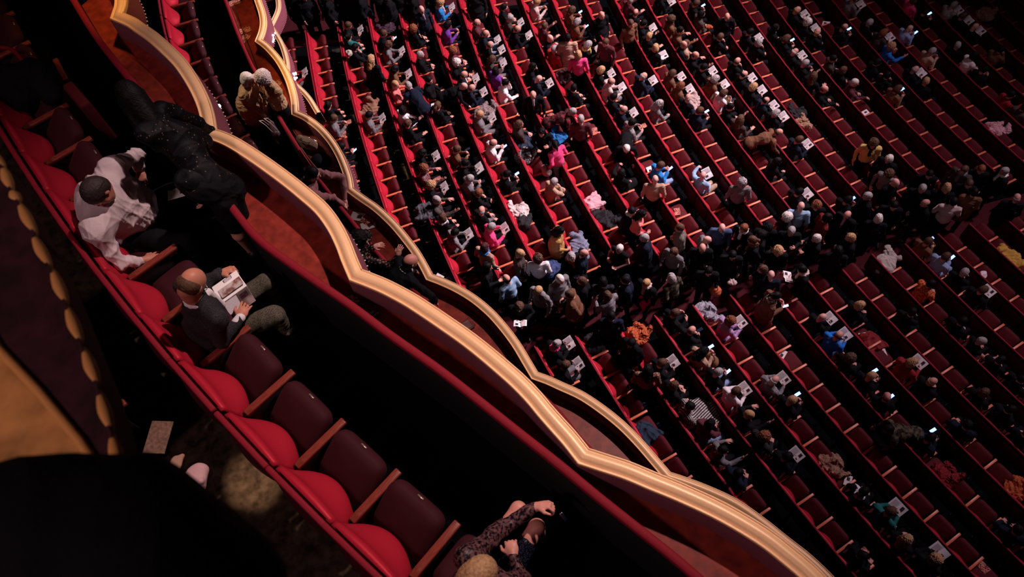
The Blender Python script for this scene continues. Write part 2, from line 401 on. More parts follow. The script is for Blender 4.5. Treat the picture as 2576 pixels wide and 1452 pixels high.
def stand(lean=0, hd=0, look=0, stride=.0, **kw):
    J = vec(dict(P=(0-lean*.1, 0, .95), C=(lean*.33, 0, 1.25-lean*.12), N=(lean*.52, 0, 1.44-lean*.22), HL=(-lean*.1, .09, .9), HR=(-lean*.1, -.09, .9),
                 KL=(.04+stride, .1, .5), KR=(.04-stride, -.1, .5), AL=(stride, .11, .09), AR=(-stride, -.11, .09), TL=(.15+stride, .13, .05), TR=(.15-stride, -.13, .05)))
    J['SL'] = J['N']+A(0, .19, -.05); J['SR'] = J['N']+A(0, -.19, -.05)
    a = hd+lean*.5; g = look
    J['hf'] = A(math.cos(g)*math.cos(a), math.sin(g)*math.cos(a), -math.sin(a)); J['hu'] = A(math.cos(g)*math.sin(a), math.sin(g)*math.sin(a), math.cos(a))
    J['H'] = J['N']+A(.02+lean*.07, 0, .11-lean*.03)+(J['hu']*.05+J['hf']*.025)
    J.update(vec(kw)); return J
dn = (0, 0, -1.)
POSES = {}
def pose(k, J): POSES[k] = J
pose('r', sit(.1, 0, .55, EL=(.08, .25, .80), ER=(.08, -.25, .80), WL=(.30, .15, .86), WR=(.30, -.15, .86), hL=dict(d=A(.6, -.5, .3), n=A(.2, -1, 0), c=.5), hR=dict(d=A(.6, .5, .3), n=A(.2, 1, 0), c=.5)))
pose('q', sit(.3, .1, .7, legs=1, EL=(.16, .26, .76), ER=(.18, -.22, .76), WL=(.40, .16, .80), WR=(.38, -.10, .80), hL=dict(d=A(.6, -.5, .2), n=A(.2, -1, 0), c=.5), hR=dict(d=A(.6, .5, .2), n=A(.2, 1, 0), c=.5)))
pose('h', sit(0, 0, .1, EL=(.05, .25, .78), ER=(.05, -.25, .78), WL=(.26, .10, .66), WR=(.26, -.10, .66), hL=dict(d=A(.7, -.6, -.1), n=A(0, 0, -1), c=.5), hR=dict(d=A(.7, .6, -.1), n=A(0, 0, -1), c=.5)))
pose('i', sit(.05, .35, .15, look=.5, legs=2, EL=(.02, .27, .80), ER=(.12, -.22, .76), WL=(.24, .22, .66), WR=(.30, -.02, .66), hL=dict(d=A(.9, -.2, -.2), n=A(0, 0, -1), c=.4), hR=dict(d=A(.7, .6, -.1), n=A(0, 0, -1), c=.6)))
pose('p', sit(.15, 0, .6, EL=(.08, .24, .78), ER=(.10, -.22, .78), WL=(.30, .10, .86), WR=(.30, -.06, .90), hL=dict(d=A(.5, -.6, .3), n=A(.1, -.6, 1), c=.7), hR=dict(d=A(.5, .4, .6), n=A(.1, .9, .3), c=.7)))
pose('c', sit(.35, .2, .25, look=.1, legs=2, EL=(.22, .22, .76), ER=(.30, -.16, .80), WL=(.42, .10, .68), WR=(.28, -.05, 1.02), hL=dict(d=A(.6, -.7, -.1), n=A(0, 0, -1), c=.6), hR=dict(d=A(-.2, .25, 1), n=A(-1, 0, 0), c=1.0)))
pose('g', sit(.1, .3, .1, look=.4, EL=(.12, .28, .84), ER=(.12, -.26, .82), WL=(.36, .30, .92), WR=(.34, -.18, .84), hL=dict(d=A(.9, .2, .5), n=A(0, -1, 0), c=.15), hR=dict(d=A(.8, .4, .2), n=A(0, 0, -1), c=.3)))
pose('a', sit(.0, .45, .1, look=.3, legs=1, EL=(-.02, .36, .92), ER=(.10, -.22, .78), WL=(.16, .46, .98), WR=(.28, .0, .68), hL=dict(d=A(.8, .3, -.3), n=A(0, 0, -1), c=.4), hR=dict(d=A(.7, .6, -.1), n=A(0, 0, -1), c=.6)))
pose('S', stand(0, .25, 0, .06, EL=(-.04, .26, 1.13), ER=(-.04, -.26, 1.13), WL=(.06, .27, .88), WR=(.08, -.27, .88), hL=dict(d=A(.25, 0, -1), n=A(0, -1, 0), c=.35), hR=dict(d=A(.25, 0, -1), n=A(0, 1, 0), c=.35)))
pose('W', stand(.1, .35, .3, .12, EL=(.02, .27, 1.13), ER=(-.08, -.25, 1.14), WL=(.24, .22, 1.02), WR=(.02, -.26, .9), hL=dict(d=A(.8, -.4, 0), n=A(0, -1, -.4), c=.6), hR=dict(d=A(.35, 0, -1), n=A(0, 1, 0), c=.4)))
pose('G', stand(.05, .1, -.2, .0, EL=(.06, .27, 1.16), ER=(.04, -.27, 1.16), WL=(.28, .16, 1.22), WR=(.28, -.14, 1.12), hL=dict(d=A(.5, -.6, .5), n=A(-.2, -1, 0), c=.4), hR=dict(d=A(.6, .7, 0), n=A(0, 0, 1), c=.4)))
pose('R', stand(.08, .6, 0, .04, EL=(.04, .26, 1.15), ER=(.04, -.26, 1.15), WL=(.28, .12, 1.18), WR=(.28, -.12, 1.18), hL=dict(d=A(.6, -.5, .3), n=A(.2, -1, 0), c=.6), hR=dict(d=A(.6, .5, .3), n=A(.2, 1, 0), c=.6)))
pose('B', stand(.95, .3, 0, .03, EL=(.52, .27, 1.02), ER=(.50, -.27, .98), WL=(.68, .26, .82), WR=(.66, -.24, .80), hL=dict(d=A(.6, -.2, -.6), n=A(0, 0, -1), c=.4), hR=dict(d=A(.6, .2, -.6), n=A(0, 0, -1), c=.4)))
def mirror(J):
    m = A(1, -1, 1); o = {}
    sw = lambda k: k[:-1]+('R' if k[-1] == 'L' else 'L') if (len(k) == 2 and k[-1] in 'LR') else k
    for k, v in J.items():
        if isinstance(v, dict):
            o[sw(k)] = {a: (b*m if a in 'dn' else b) for a, b in v.items()}
        elif isinstance(v, np.ndarray): o[sw(k)] = v*m
        else: o[k] = v
    return o
for k in list(POSES): POSES[k+"'"] = mirror(POSES[k])
PM = {}
def pmesh(key, part):
    k = (key, part)
    if k in PM: return PM[k]
    J = POSES[key]; st = key[0] in 'SWGRB'
    if part == 'body': me = smesh('body', body(J), .0095)
    elif part == 'top': me = smesh('jacket', topg(J, 1.05), .013, folds(.0045, 16, 3))
    elif part == 'bare': me = smesh('top', topg(J, .95, 0), .013, folds(.003, 16, 3))
    elif part == 'coat': me = smesh('coat', topg(J, 1.12, 1, st), .014, folds(.006, 12, 5))
    elif part == 'trousers': me = smesh('trousers', bottomg(J), .013, folds(.004, 16, 4))
    elif part == 'skirt': me = smesh('skirt', bottomg(J, skirt=True), .013, folds(.004, 12, 4))
    elif part in ('shoe0', 'shoe1'): me = smesh('shoe', shoes(J)[:2] if part[-1] == '0' else shoes(J)[2:], .012)
    elif part == 'eyes':
        v, f = eyesp(J); me = mk('eyes', v, f, DARKM, link=False)
    elif part == 'glasses':
        v, f = glassesp(J); me = mk('glasses', v, f, DARKM, link=False)
    elif part == 'shirt':
        s = nrm(J['SL']-J['SR']); up = nrm(J['C']-J['P']); fw = nrm(np.cross(s, up)); a = J['N']+fw*.075+up*-.005; b = J['C']+fw*.118+up*.03; c = J['C']+fw*.130-up*.10
        me = smesh('shirt_front', [cap(a, b, .036, .03, .02), cap(b, c, .03, .012, .02)], .008)
    elif part == 'tie':
        s = nrm(J['SL']-J['SR']); up = nrm(J['C']-J['P']); fw = nrm(np.cross(s, up)); a = J['N']+fw*.105+up*-.02; b = J['C']+fw*.142+up*.03; c = J['C']+fw*.140-up*.12
        me = smesh('necktie', [cap(a, b, .012, .016, .01), cap(b, c, .016, .02, .01)], .006)
    elif part == 'scarf':
        s = nrm(J['SL']-J['SR']); up = nrm(J['C']-J['P']); fw = nrm(np.cross(s, up)); n = J['N']+up*.015
        pts = [n+(fw*math.cos(t)*.085+s*math.sin(t)*.08) for t in np.linspace(0, 2*math.pi, 9)]
        me = smesh('scarf', [cap(pts[i], pts[i+1], .033, .033, .02) for i in range(8)]+[cap(n+fw*.09, J['C']+fw*.14, .036, .04, .02)], .01, folds(.006, 30, 8))
    elif part[0] == 'H':
        sty = part[1]; amp = {'C': .007, 'L': .004, 'M': .003}.get(sty, .0018)
        me = smesh('hair', hairp(J, sty), .0075, folds(amp, 60 if sty == 'C' else 45, 6))
    PM[k] = me; return me
# ---------------------------------------------------------------- stalls floor
def poly(name, pts, m, kind='structure', smooth=False):
    bm = bmesh.new(); vs = [bm.verts.new(p) for p in pts]; f = bm.faces.new(vs)
    bm.normal_update()
    if f.normal.z < 0: f.normal_flip()
    bmesh.ops.triangulate(bm, faces=[f])
    me = bpy.data.meshes.new(name); bm.to_mesh(me); bm.free(); me.materials.append(m)
    o = bpy.data.objects.new(name, me); C.objects.link(o)
    if kind: o['kind'] = kind
    return o
def fpt(x, y, dz=0): return (x, y, floor_z(x, y)+dz)
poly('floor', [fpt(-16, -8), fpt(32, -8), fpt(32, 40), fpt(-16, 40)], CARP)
def rowpt(k, ang, r_off=0, dz=0):
    R = R0-PITCH*k-r_off; a = math.radians(ang); x = CX+R*math.cos(a); y = CY+R*math.sin(a)
    return Vector((x, y, floor_z(x, y)+dz))
def up_end(k): return 195.25+(k-2)*.215
def top_lim(k): return 184.7 if k < 5 else 183.95
def lo_start(k): return 197.42+(k-3)*.16
poly('floor_cross_aisle', [rowpt(k, up_end(k)+.05, 0, .012) for k in range(0, 24)]+[rowpt(k, lo_start(k)-.05, 0, .012) for k in range(23, -1, -1)], CARPR)
poly('floor_top_aisle', [rowpt(k, 181.8, 0, .012) for k in range(-4, 14)]+[rowpt(k, top_lim(k)-.1, 0, .012) for k in range(13, -5, -1)], CARPR)

# ---------------------------------------------------------------- balcony tiers
def catmull(pts, n=8):
    P = [pts[0]*2-pts[1]]+list(pts)+[pts[-1]*2-pts[-2]]; out = []
    for i in range(1, len(P)-2):
        for j in range(n):
            t = j/n; a, b, c, d = P[i-1], P[i], P[i+1], P[i+2]
            out.append(.5*((2*b)+(c-a)*t+(2*a-5*b+4*c-d)*t*t+(3*b-a-3*c+d)*t**3))
    out.append(pts[-1].copy()); return out
def offnormals(P):
    N = []
    for i in range(len(P)):
        a = (P[i]-P[max(0, i-1)]); b = (P[min(len(P)-1, i+1)]-P[i])
        a = a if a.length > 1e-6 else b; b = b if b.length > 1e-6 else a
        na = Vector((-a.y, a.x, 0)).normalized(); nb = Vector((-b.y, b.x, 0)).normalized(); n = (na+nb).normalized()
        N.append(n/max(.5, n.dot(na)))
    return N            # points to the left of travel (curve runs towards the lower right, so left = stage side)
def sweep(name, P, prof, m, parent=None, closed=False, cap_ends=True):
    N = offnormals(P); V = []; F = []; k = len(prof)
    for p, n in zip(P, N):
        for o, z in prof: V.append(Vector((p.x, p.y, p.z))+n*o+Vector((0, 0, z)))
    kk = k if closed else k-1
    for i in range(len(P)-1):
        for j in range(kk):
            j2 = (j+1) % k; F.append([i*k+j, (i+1)*k+j, (i+1)*k+j2, i*k+j2])
    if closed and cap_ends: F.append(list(range(k))); F.append([(len(P)-1)*k+j for j in range(k)][::-1])
    o = mk(name, V, F, m, parent); 
    return o
GP = [(-.060, -.03), (-.062, .0), (-.058, .007), (-.053, .008), (-.049, .001), (-.047, -.006), (-.040, -.004), (-.024, .012), (-.008, .021), (.008, .023), (.024, .018), (.038, .008), (.046, .001), (.049, .002), (.052, .009), (.058, .010), (.062, .003), (.062, -.03)]
def tier(px, z, vel, zv, ztray, zfloor, nm, gname, wide=1.0, ext0=None, ext1=None, back=4.0):
    """px: list of scallops (pixel points along the gilded coping)"""
    P = []
    for sct in px:
        q = catmull([at(x, y, z) for x, y in sct], 6)
        if P: q = q[1:]
        P += q
    if ext1: P += [P[-1]+Vector(v) for v in ext1]
    if ext0: P = [P[0]+Vector(v) for v in ext0]+P
    VP = catmull([at(x, y, zv) for x, y in vel], 5)
    d0 = (VP[0]-VP[1]).normalized(); d1 = (VP[-1]-VP[-2]).normalized()
    VP = [VP[0]+d0*3]+VP+[VP[-1]+d1*3]
    root = empty(nm, P[len(P)//2]-Vector((0, 0, .3)))
    bpy.context.view_layer.update()
    inv = root.matrix_world.inverted()
    def child(o): o.parent = root; o.matrix_parent_inverse = inv; return o
    g = child(sweep('gilded_rail', P, [(a*wide, b) for a, b in GP], GOLD))
    dz = ztray-z
    child(sweep('inner_band', P, [(-.058*wide, -.012), (-.066*wide, -.02), (-.072*wide, dz)], PURP))
    child(sweep('outer_fascia', P, [(.060*wide, -.01), (.064, -.05), (.072, -.13), (.088, -.24), (.090, -.34), (.06, -.39), (.02, -.41), (-.03, -.41)], PURP))
    # bead trim along the fascia
    N = offnormals(P); V = []; F = []; acc = 0; step = .055
    for i in range(len(P)-1):
        L = (P[i+1]-P[i]).length; t = step-acc if acc else 0
        while t < L:
            c = P[i].lerp(P[i+1], t/L)+N[i].lerp(N[i+1], t/L)*.094+Vector((0, 0, -.34)); b = len(V); r = .009
            V += [c+Vector(v)*r for v in ((1, 0, 0), (0, 1, 0), (-1, 0, 0), (0, -1, 0), (0, 0, 1), (0, 0, -1))]
            F += [[b+a_ for a_ in f_] for f_ in ((0, 1, 4), (1, 2, 4), (2, 3, 4), (3, 0, 4), (1, 0, 5), (2, 1, 5), (3, 2, 5), (0, 3, 5))]
            t += step
        acc = (L-(t-step)) % step
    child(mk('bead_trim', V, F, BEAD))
    # ledge between velvet rail and coping
    inn = [p-n*.07*wide+Vector((0, 0, dz)) for p, n in zip(P, N)]
    led = [Vector((p.x, p.y, ztray)) for p in VP]
    a0 = inn[0]; i0 = min(range(len(led)), key=lambda i: (led[i]-a0).length); a1 = inn[-1]; i1 = min(range(len(led)), key=lambda i: (led[i]-a1).length)
    seg = led[i0:i1+1]
    o = poly('ledge', inn+seg[::-1], TRAY, None); child(o)
    child(sweep('velvet_rail', VP, [(-.030, -.035), (-.030, -.014), (-.018, -.003), (0, 0), (.018, -.003), (.030, -.014), (.030, -.035)], RAILV))
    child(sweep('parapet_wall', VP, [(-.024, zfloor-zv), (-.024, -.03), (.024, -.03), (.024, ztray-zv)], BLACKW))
    tag(root, gname, 'balcony front')
    d = (VP[-1]-VP[0]).normalized(); nn = Vector((-d.y, d.x, 0)); q = lambda p: Vector((p.x, p.y, zfloor)); K = range(len(VP))
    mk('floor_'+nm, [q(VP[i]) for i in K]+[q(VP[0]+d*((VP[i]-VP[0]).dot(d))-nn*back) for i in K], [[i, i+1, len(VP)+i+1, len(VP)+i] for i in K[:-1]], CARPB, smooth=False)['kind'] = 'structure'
    return root, P, VP
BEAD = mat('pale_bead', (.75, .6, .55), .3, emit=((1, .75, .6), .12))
g1 = [[(252, -95), (285, -60), (301, -20), (303, 10), (294, 40)],
      [(294, 40), (329, 55), (351, 70), (384, 93), (422, 127), (454, 160), (484, 204), (506, 247), (519, 287), (527, 336)],
      [(527, 336), (560, 347), (594, 364), (641, 394), (688, 427), (728, 457), (765, 487), (808, 525), (840, 568), (862, 611), (877, 650), (895, 692)],
      [(895, 692), (927, 704), (970, 722), (1027, 752), (1077, 784), (1127, 818), (1174, 851), (1221, 888), (1267, 927), (1304, 960), (1341, 998), (1371, 1034), (1401, 1068), (1434, 1105), (1468, 1148)],
      [(1468, 1148), (1514, 1163), (1578, 1184), (1645, 1212), (1716, 1241), (1816, 1288), (1916, 1347), (1983, 1398), (2045, 1452), (2110, 1525)]]
v1 = [(160, -40), (235, 82), (310, 178), (357, 232), (400, 280), (500, 410), (590, 530), (650, 600), (740, 668), (880, 765), (980, 840), (1100, 925), (1200, 1003), (1300, 1083), (1400, 1162), (1500, 1245), (1600, 1325), (1700, 1405), (1780, 1475)]
TIER1 = tier(g1, 11.15, v1, 11.20, 10.92, 10.38, 'upper_balcony', 'nearest scalloped balcony front with broad gilded rail, plum band and burl ledge')
g2 = [[(636, -40), (648, 0), (658, 30), (662, 55), (659, 78), (650, 102)],
      [(650, 102), (671, 118), (698, 148), (718, 182), (731, 214), (740, 250), (742, 284)],
      [(742, 284), (768, 296), (801, 320), (830, 352), (852, 387), (867, 422), (876, 450), (880, 477)],
      [(880, 477), (910, 499), (947, 525), (987, 562), (1017, 597), (1045, 634), (1065, 668), (1080, 697)],
      [(1080, 697), (1114, 710), (1154, 729), (1194, 754), (1234, 788), (1267, 825), (1297, 865), (1323, 908), (1345, 945)],
      [(1345, 945), (1378, 957), (1411, 972), (1461, 995), (1511, 1028), (1561, 1068), (1605, 1112), (1645, 1158), (1680, 1199)],
      [(1680, 1199), (1720, 1212), (1783, 1236), (1850, 1268), (1916, 1314), (1976, 1362), (2033, 1407), (2090, 1462), (2140, 1520)]]
v2 = [(545, -50), (568, 5), (598, 85), (628, 155), (665, 222), (700, 290), (735, 348), (780, 420), (835, 495), (880, 550), (940, 625), (1000, 690), (1060, 745), (1130, 800), (1200, 868), (1300, 940), (1400, 1030), (1470, 1115), (1560, 1195), (1650, 1275)]
TIER2 = tier(g2, 7.0, v2, 7.05, 6.76, 6.15, 'middle_balcony', 'second scalloped balcony front lower down, with slim gilded rail and fur-coated visitors')
g3 = [[(694, -25), (700, 5), (699, 25), (690, 47), (680, 66)],
      [(680, 66), (690, 80), (705, 105), (716, 134), (722, 165), (722, 200)],
      [(722, 200), (745, 215), (775, 245), (800, 285)]]
v3 = [(640, -50), (668, 0), (665, 30), (660, 70), (675, 110), (700, 160), (730, 220)]
v3 = [(620, -60), (640, 0), (655, 60), (672, 120), (695, 180), (725, 240)]
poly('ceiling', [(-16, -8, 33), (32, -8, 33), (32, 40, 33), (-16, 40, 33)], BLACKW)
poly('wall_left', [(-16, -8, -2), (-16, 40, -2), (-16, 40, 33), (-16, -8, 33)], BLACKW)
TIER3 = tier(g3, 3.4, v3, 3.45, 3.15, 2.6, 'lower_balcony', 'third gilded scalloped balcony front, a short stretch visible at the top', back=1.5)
# ---------------------------------------------------------------- seats
SW = 0.55
def pad_mesh(w=.53, z0=.44, z1=.90, nu=18, nv=20):
    V = []; F = []
    def fx(u, v):
        side = max(0, 1-u*u)
        x = .045+.075*(1-v)**1.3+.125*math.exp(-((v-.36)/.26)**2)*side**.9+.020*math.exp(-((v-.88)/.13)**2)*side
        return x*min(1, .35+((1-v)*9)**.5) if v > .88 else x
    for j in range(nv+1):
        v = j/nv; z = z0+(z1-z0)*v
        for i in range(nu+1):
            u = -1+2*i/nu; V.append((fx(u, v), u*w/2, z-.03*abs(u)**3*max(0, v-.7)*3))
    for j in range(nv):
        for i in range(nu):
            a = j*(nu+1)+i; F.append([a, a+1, a+nu+2, a+nu+1])
    b = len(V)
    V += [(.13, -w/2, z0), (.13, w/2, z0), (0, w/2, z1-.03), (0, -w/2, z1-.03)]
    F.append([b+3, b+2, b+1, b])
    top = [nv*(nu+1)+i for i in range(nu+1)]; F.append(top+[b+2, b+3][::1])
    bot = list(range(nu+1)); F.append([b, b+1]+bot[::-1])
    F.append([j*(nu+1) for j in range(nv+1)]+[b+3, b]); F.append([j*(nu+1)+nu for j in range(nv+1)][::-1]+[b+1, b+2])
    return V, F
def board_mesh(): return rbox(.030, .552, .50, .008, 2, Matrix.Translation((-.02, 0, .685)))
def strip_mesh(): return rbox(.040, .552, .040, .014, 3, Matrix.Translation((-.016, 0, .945)))
def shell_mesh(nu=10, nv=8):
    V = []; F = []
    for j in range(nv+1):
        v = j/nv
        for i in range(nu+1):
            u = -1+2*i/nu; t = .055*(1-abs(u)**2.2)*math.sin(math.pi*v)**.6 if 0 < v < 1 else 0
            V.append((-.036-t, u*.26, .36+.50*v))
    for j in range(nv):
        for i in range(nu):
            a = j*(nu+1)+i; F.append([a, a+nu+1, a+nu+2, a+1])
    return V, F
def cushion_mesh():
    V = []; F = []; n = 28; L = .39; w = .232; th = .055
    prof = []
    for i in range(n):
        t = 2*math.pi*i/n; c, s = math.cos(t), math.sin(t); p = 2/6
        x = abs(c)**p*math.copysign(1, c)*L/2+L/2; y = abs(s)**p*math.copysign(1, s)*w
        prof.append((x, y*(1-.05*(x/L)**3)))
    rings = [(.80, -th), (.95, -th*.85), (1, -th*.4), (1, th*.5), (.94, th*.95), (.70, th*1.25)]
    for sc_, z in rings:
        for x, y in prof: V.append(((x-L/2)*sc_+L/2, y*sc_, z))
    for r in range(len(rings)-1):
        for i in range(n): F.append([r*n+i, r*n+(i+1) % n, (r+1)*n+(i+1) % n, (r+1)*n+i])
    c0 = len(V); V.append((L/2, 0, -th*1.02)); c1 = len(V); V.append((L/2, 0, th*1.4)); m_ = (len(rings)-1)*n
    for i in range(n): F.append([c0, (i+1) % n, i]); F.append([c1, m_+i, m_+(i+1) % n])
    return V, F
CUSH2 = mat('shaded_cushion_velvet', (.034, .0006, .004), .8, .15, 300, sheen=.15)  # darker copy of the cushion velvet, shade on balcony seats put into the colour
SM = {}
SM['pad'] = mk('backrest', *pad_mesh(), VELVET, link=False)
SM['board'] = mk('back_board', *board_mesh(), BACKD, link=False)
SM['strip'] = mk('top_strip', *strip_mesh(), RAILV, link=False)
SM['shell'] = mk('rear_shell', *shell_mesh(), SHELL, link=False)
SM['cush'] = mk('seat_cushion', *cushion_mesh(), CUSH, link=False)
SM['arm'] = mk('armrest', *join(rbox(.43, .056, .034, .009, 2, Matrix.Translation((.315, 0, .655)))), WOOD, link=False)
SM['support'] = mk('armrest_support', *join(rbox(.36, .022, .32, .006, 1, Matrix.Translation((.26, 0, .48))), rbox(.05, .03, .34, .005, 1, Matrix.Translation((.18, 0, .17))), rbox(.22, .05, .015, .004, 1, Matrix.Translation((.2, 0, .008)))), DARKM, link=False)
SM['plate'] = mk('number_plate', *rbox(.004, .05, .014, .001, 1), mat('brass_plate', (.7, .6, .45), .3, metal=.8), link=False)
CUP = Matrix.Translation((.20, 0, .46)) @ Matrix.Rotation(math.radians(-42), 4, 'Y')
CDN = Matrix.Translation((.16, 0, .45)) @ Matrix.Rotation(math.radians(-4), 4, 'Y')
def make_seat(loc, rz, down, label, group, nm='theatre_seat', plate=False, mats=None):
    r = empty(nm, loc, rz); tag(r, label, 'seat', group)
    for k in ('pad', 'board', 'strip', 'shell'):
        o = bpy.data.objects.new(SM[k].name, SM[k]); C.objects.link(o); o.parent = r
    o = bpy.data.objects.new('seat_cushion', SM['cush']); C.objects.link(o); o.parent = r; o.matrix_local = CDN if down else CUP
    if plate:
        p = bpy.data.objects.new('number_plate', SM['plate']); C.objects.link(p); p.parent = o; p.matrix_local = Matrix.Translation((.392, 0, .0))
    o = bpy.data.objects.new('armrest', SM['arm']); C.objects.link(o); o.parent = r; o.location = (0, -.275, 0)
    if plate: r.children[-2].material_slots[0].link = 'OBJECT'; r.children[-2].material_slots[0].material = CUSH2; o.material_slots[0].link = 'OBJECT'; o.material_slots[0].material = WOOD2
    o2 = bpy.data.objects.new('armrest_support', SM['support']); C.objects.link(o2); o2.parent = r; o2.location = (0, -.275, 0)
    return r
B2LINE = [p for s in g2 for p in s]
def in_view(p, mg=25):
    x, y = proj(p)
    if not (-mg < x < 2576+mg and -mg < y < 1452+mg): return False
    for (x0, y0), (x1, y1) in zip(B2LINE[:-1], B2LINE[1:]):
        if min(y0, y1) <= y <= max(y0, y1) and y1 > y0 and x < x0+(x1-x0)*(y-y0)/(y1-y0)-30: return False
    if y < 0 and x < 650: return False
    return True
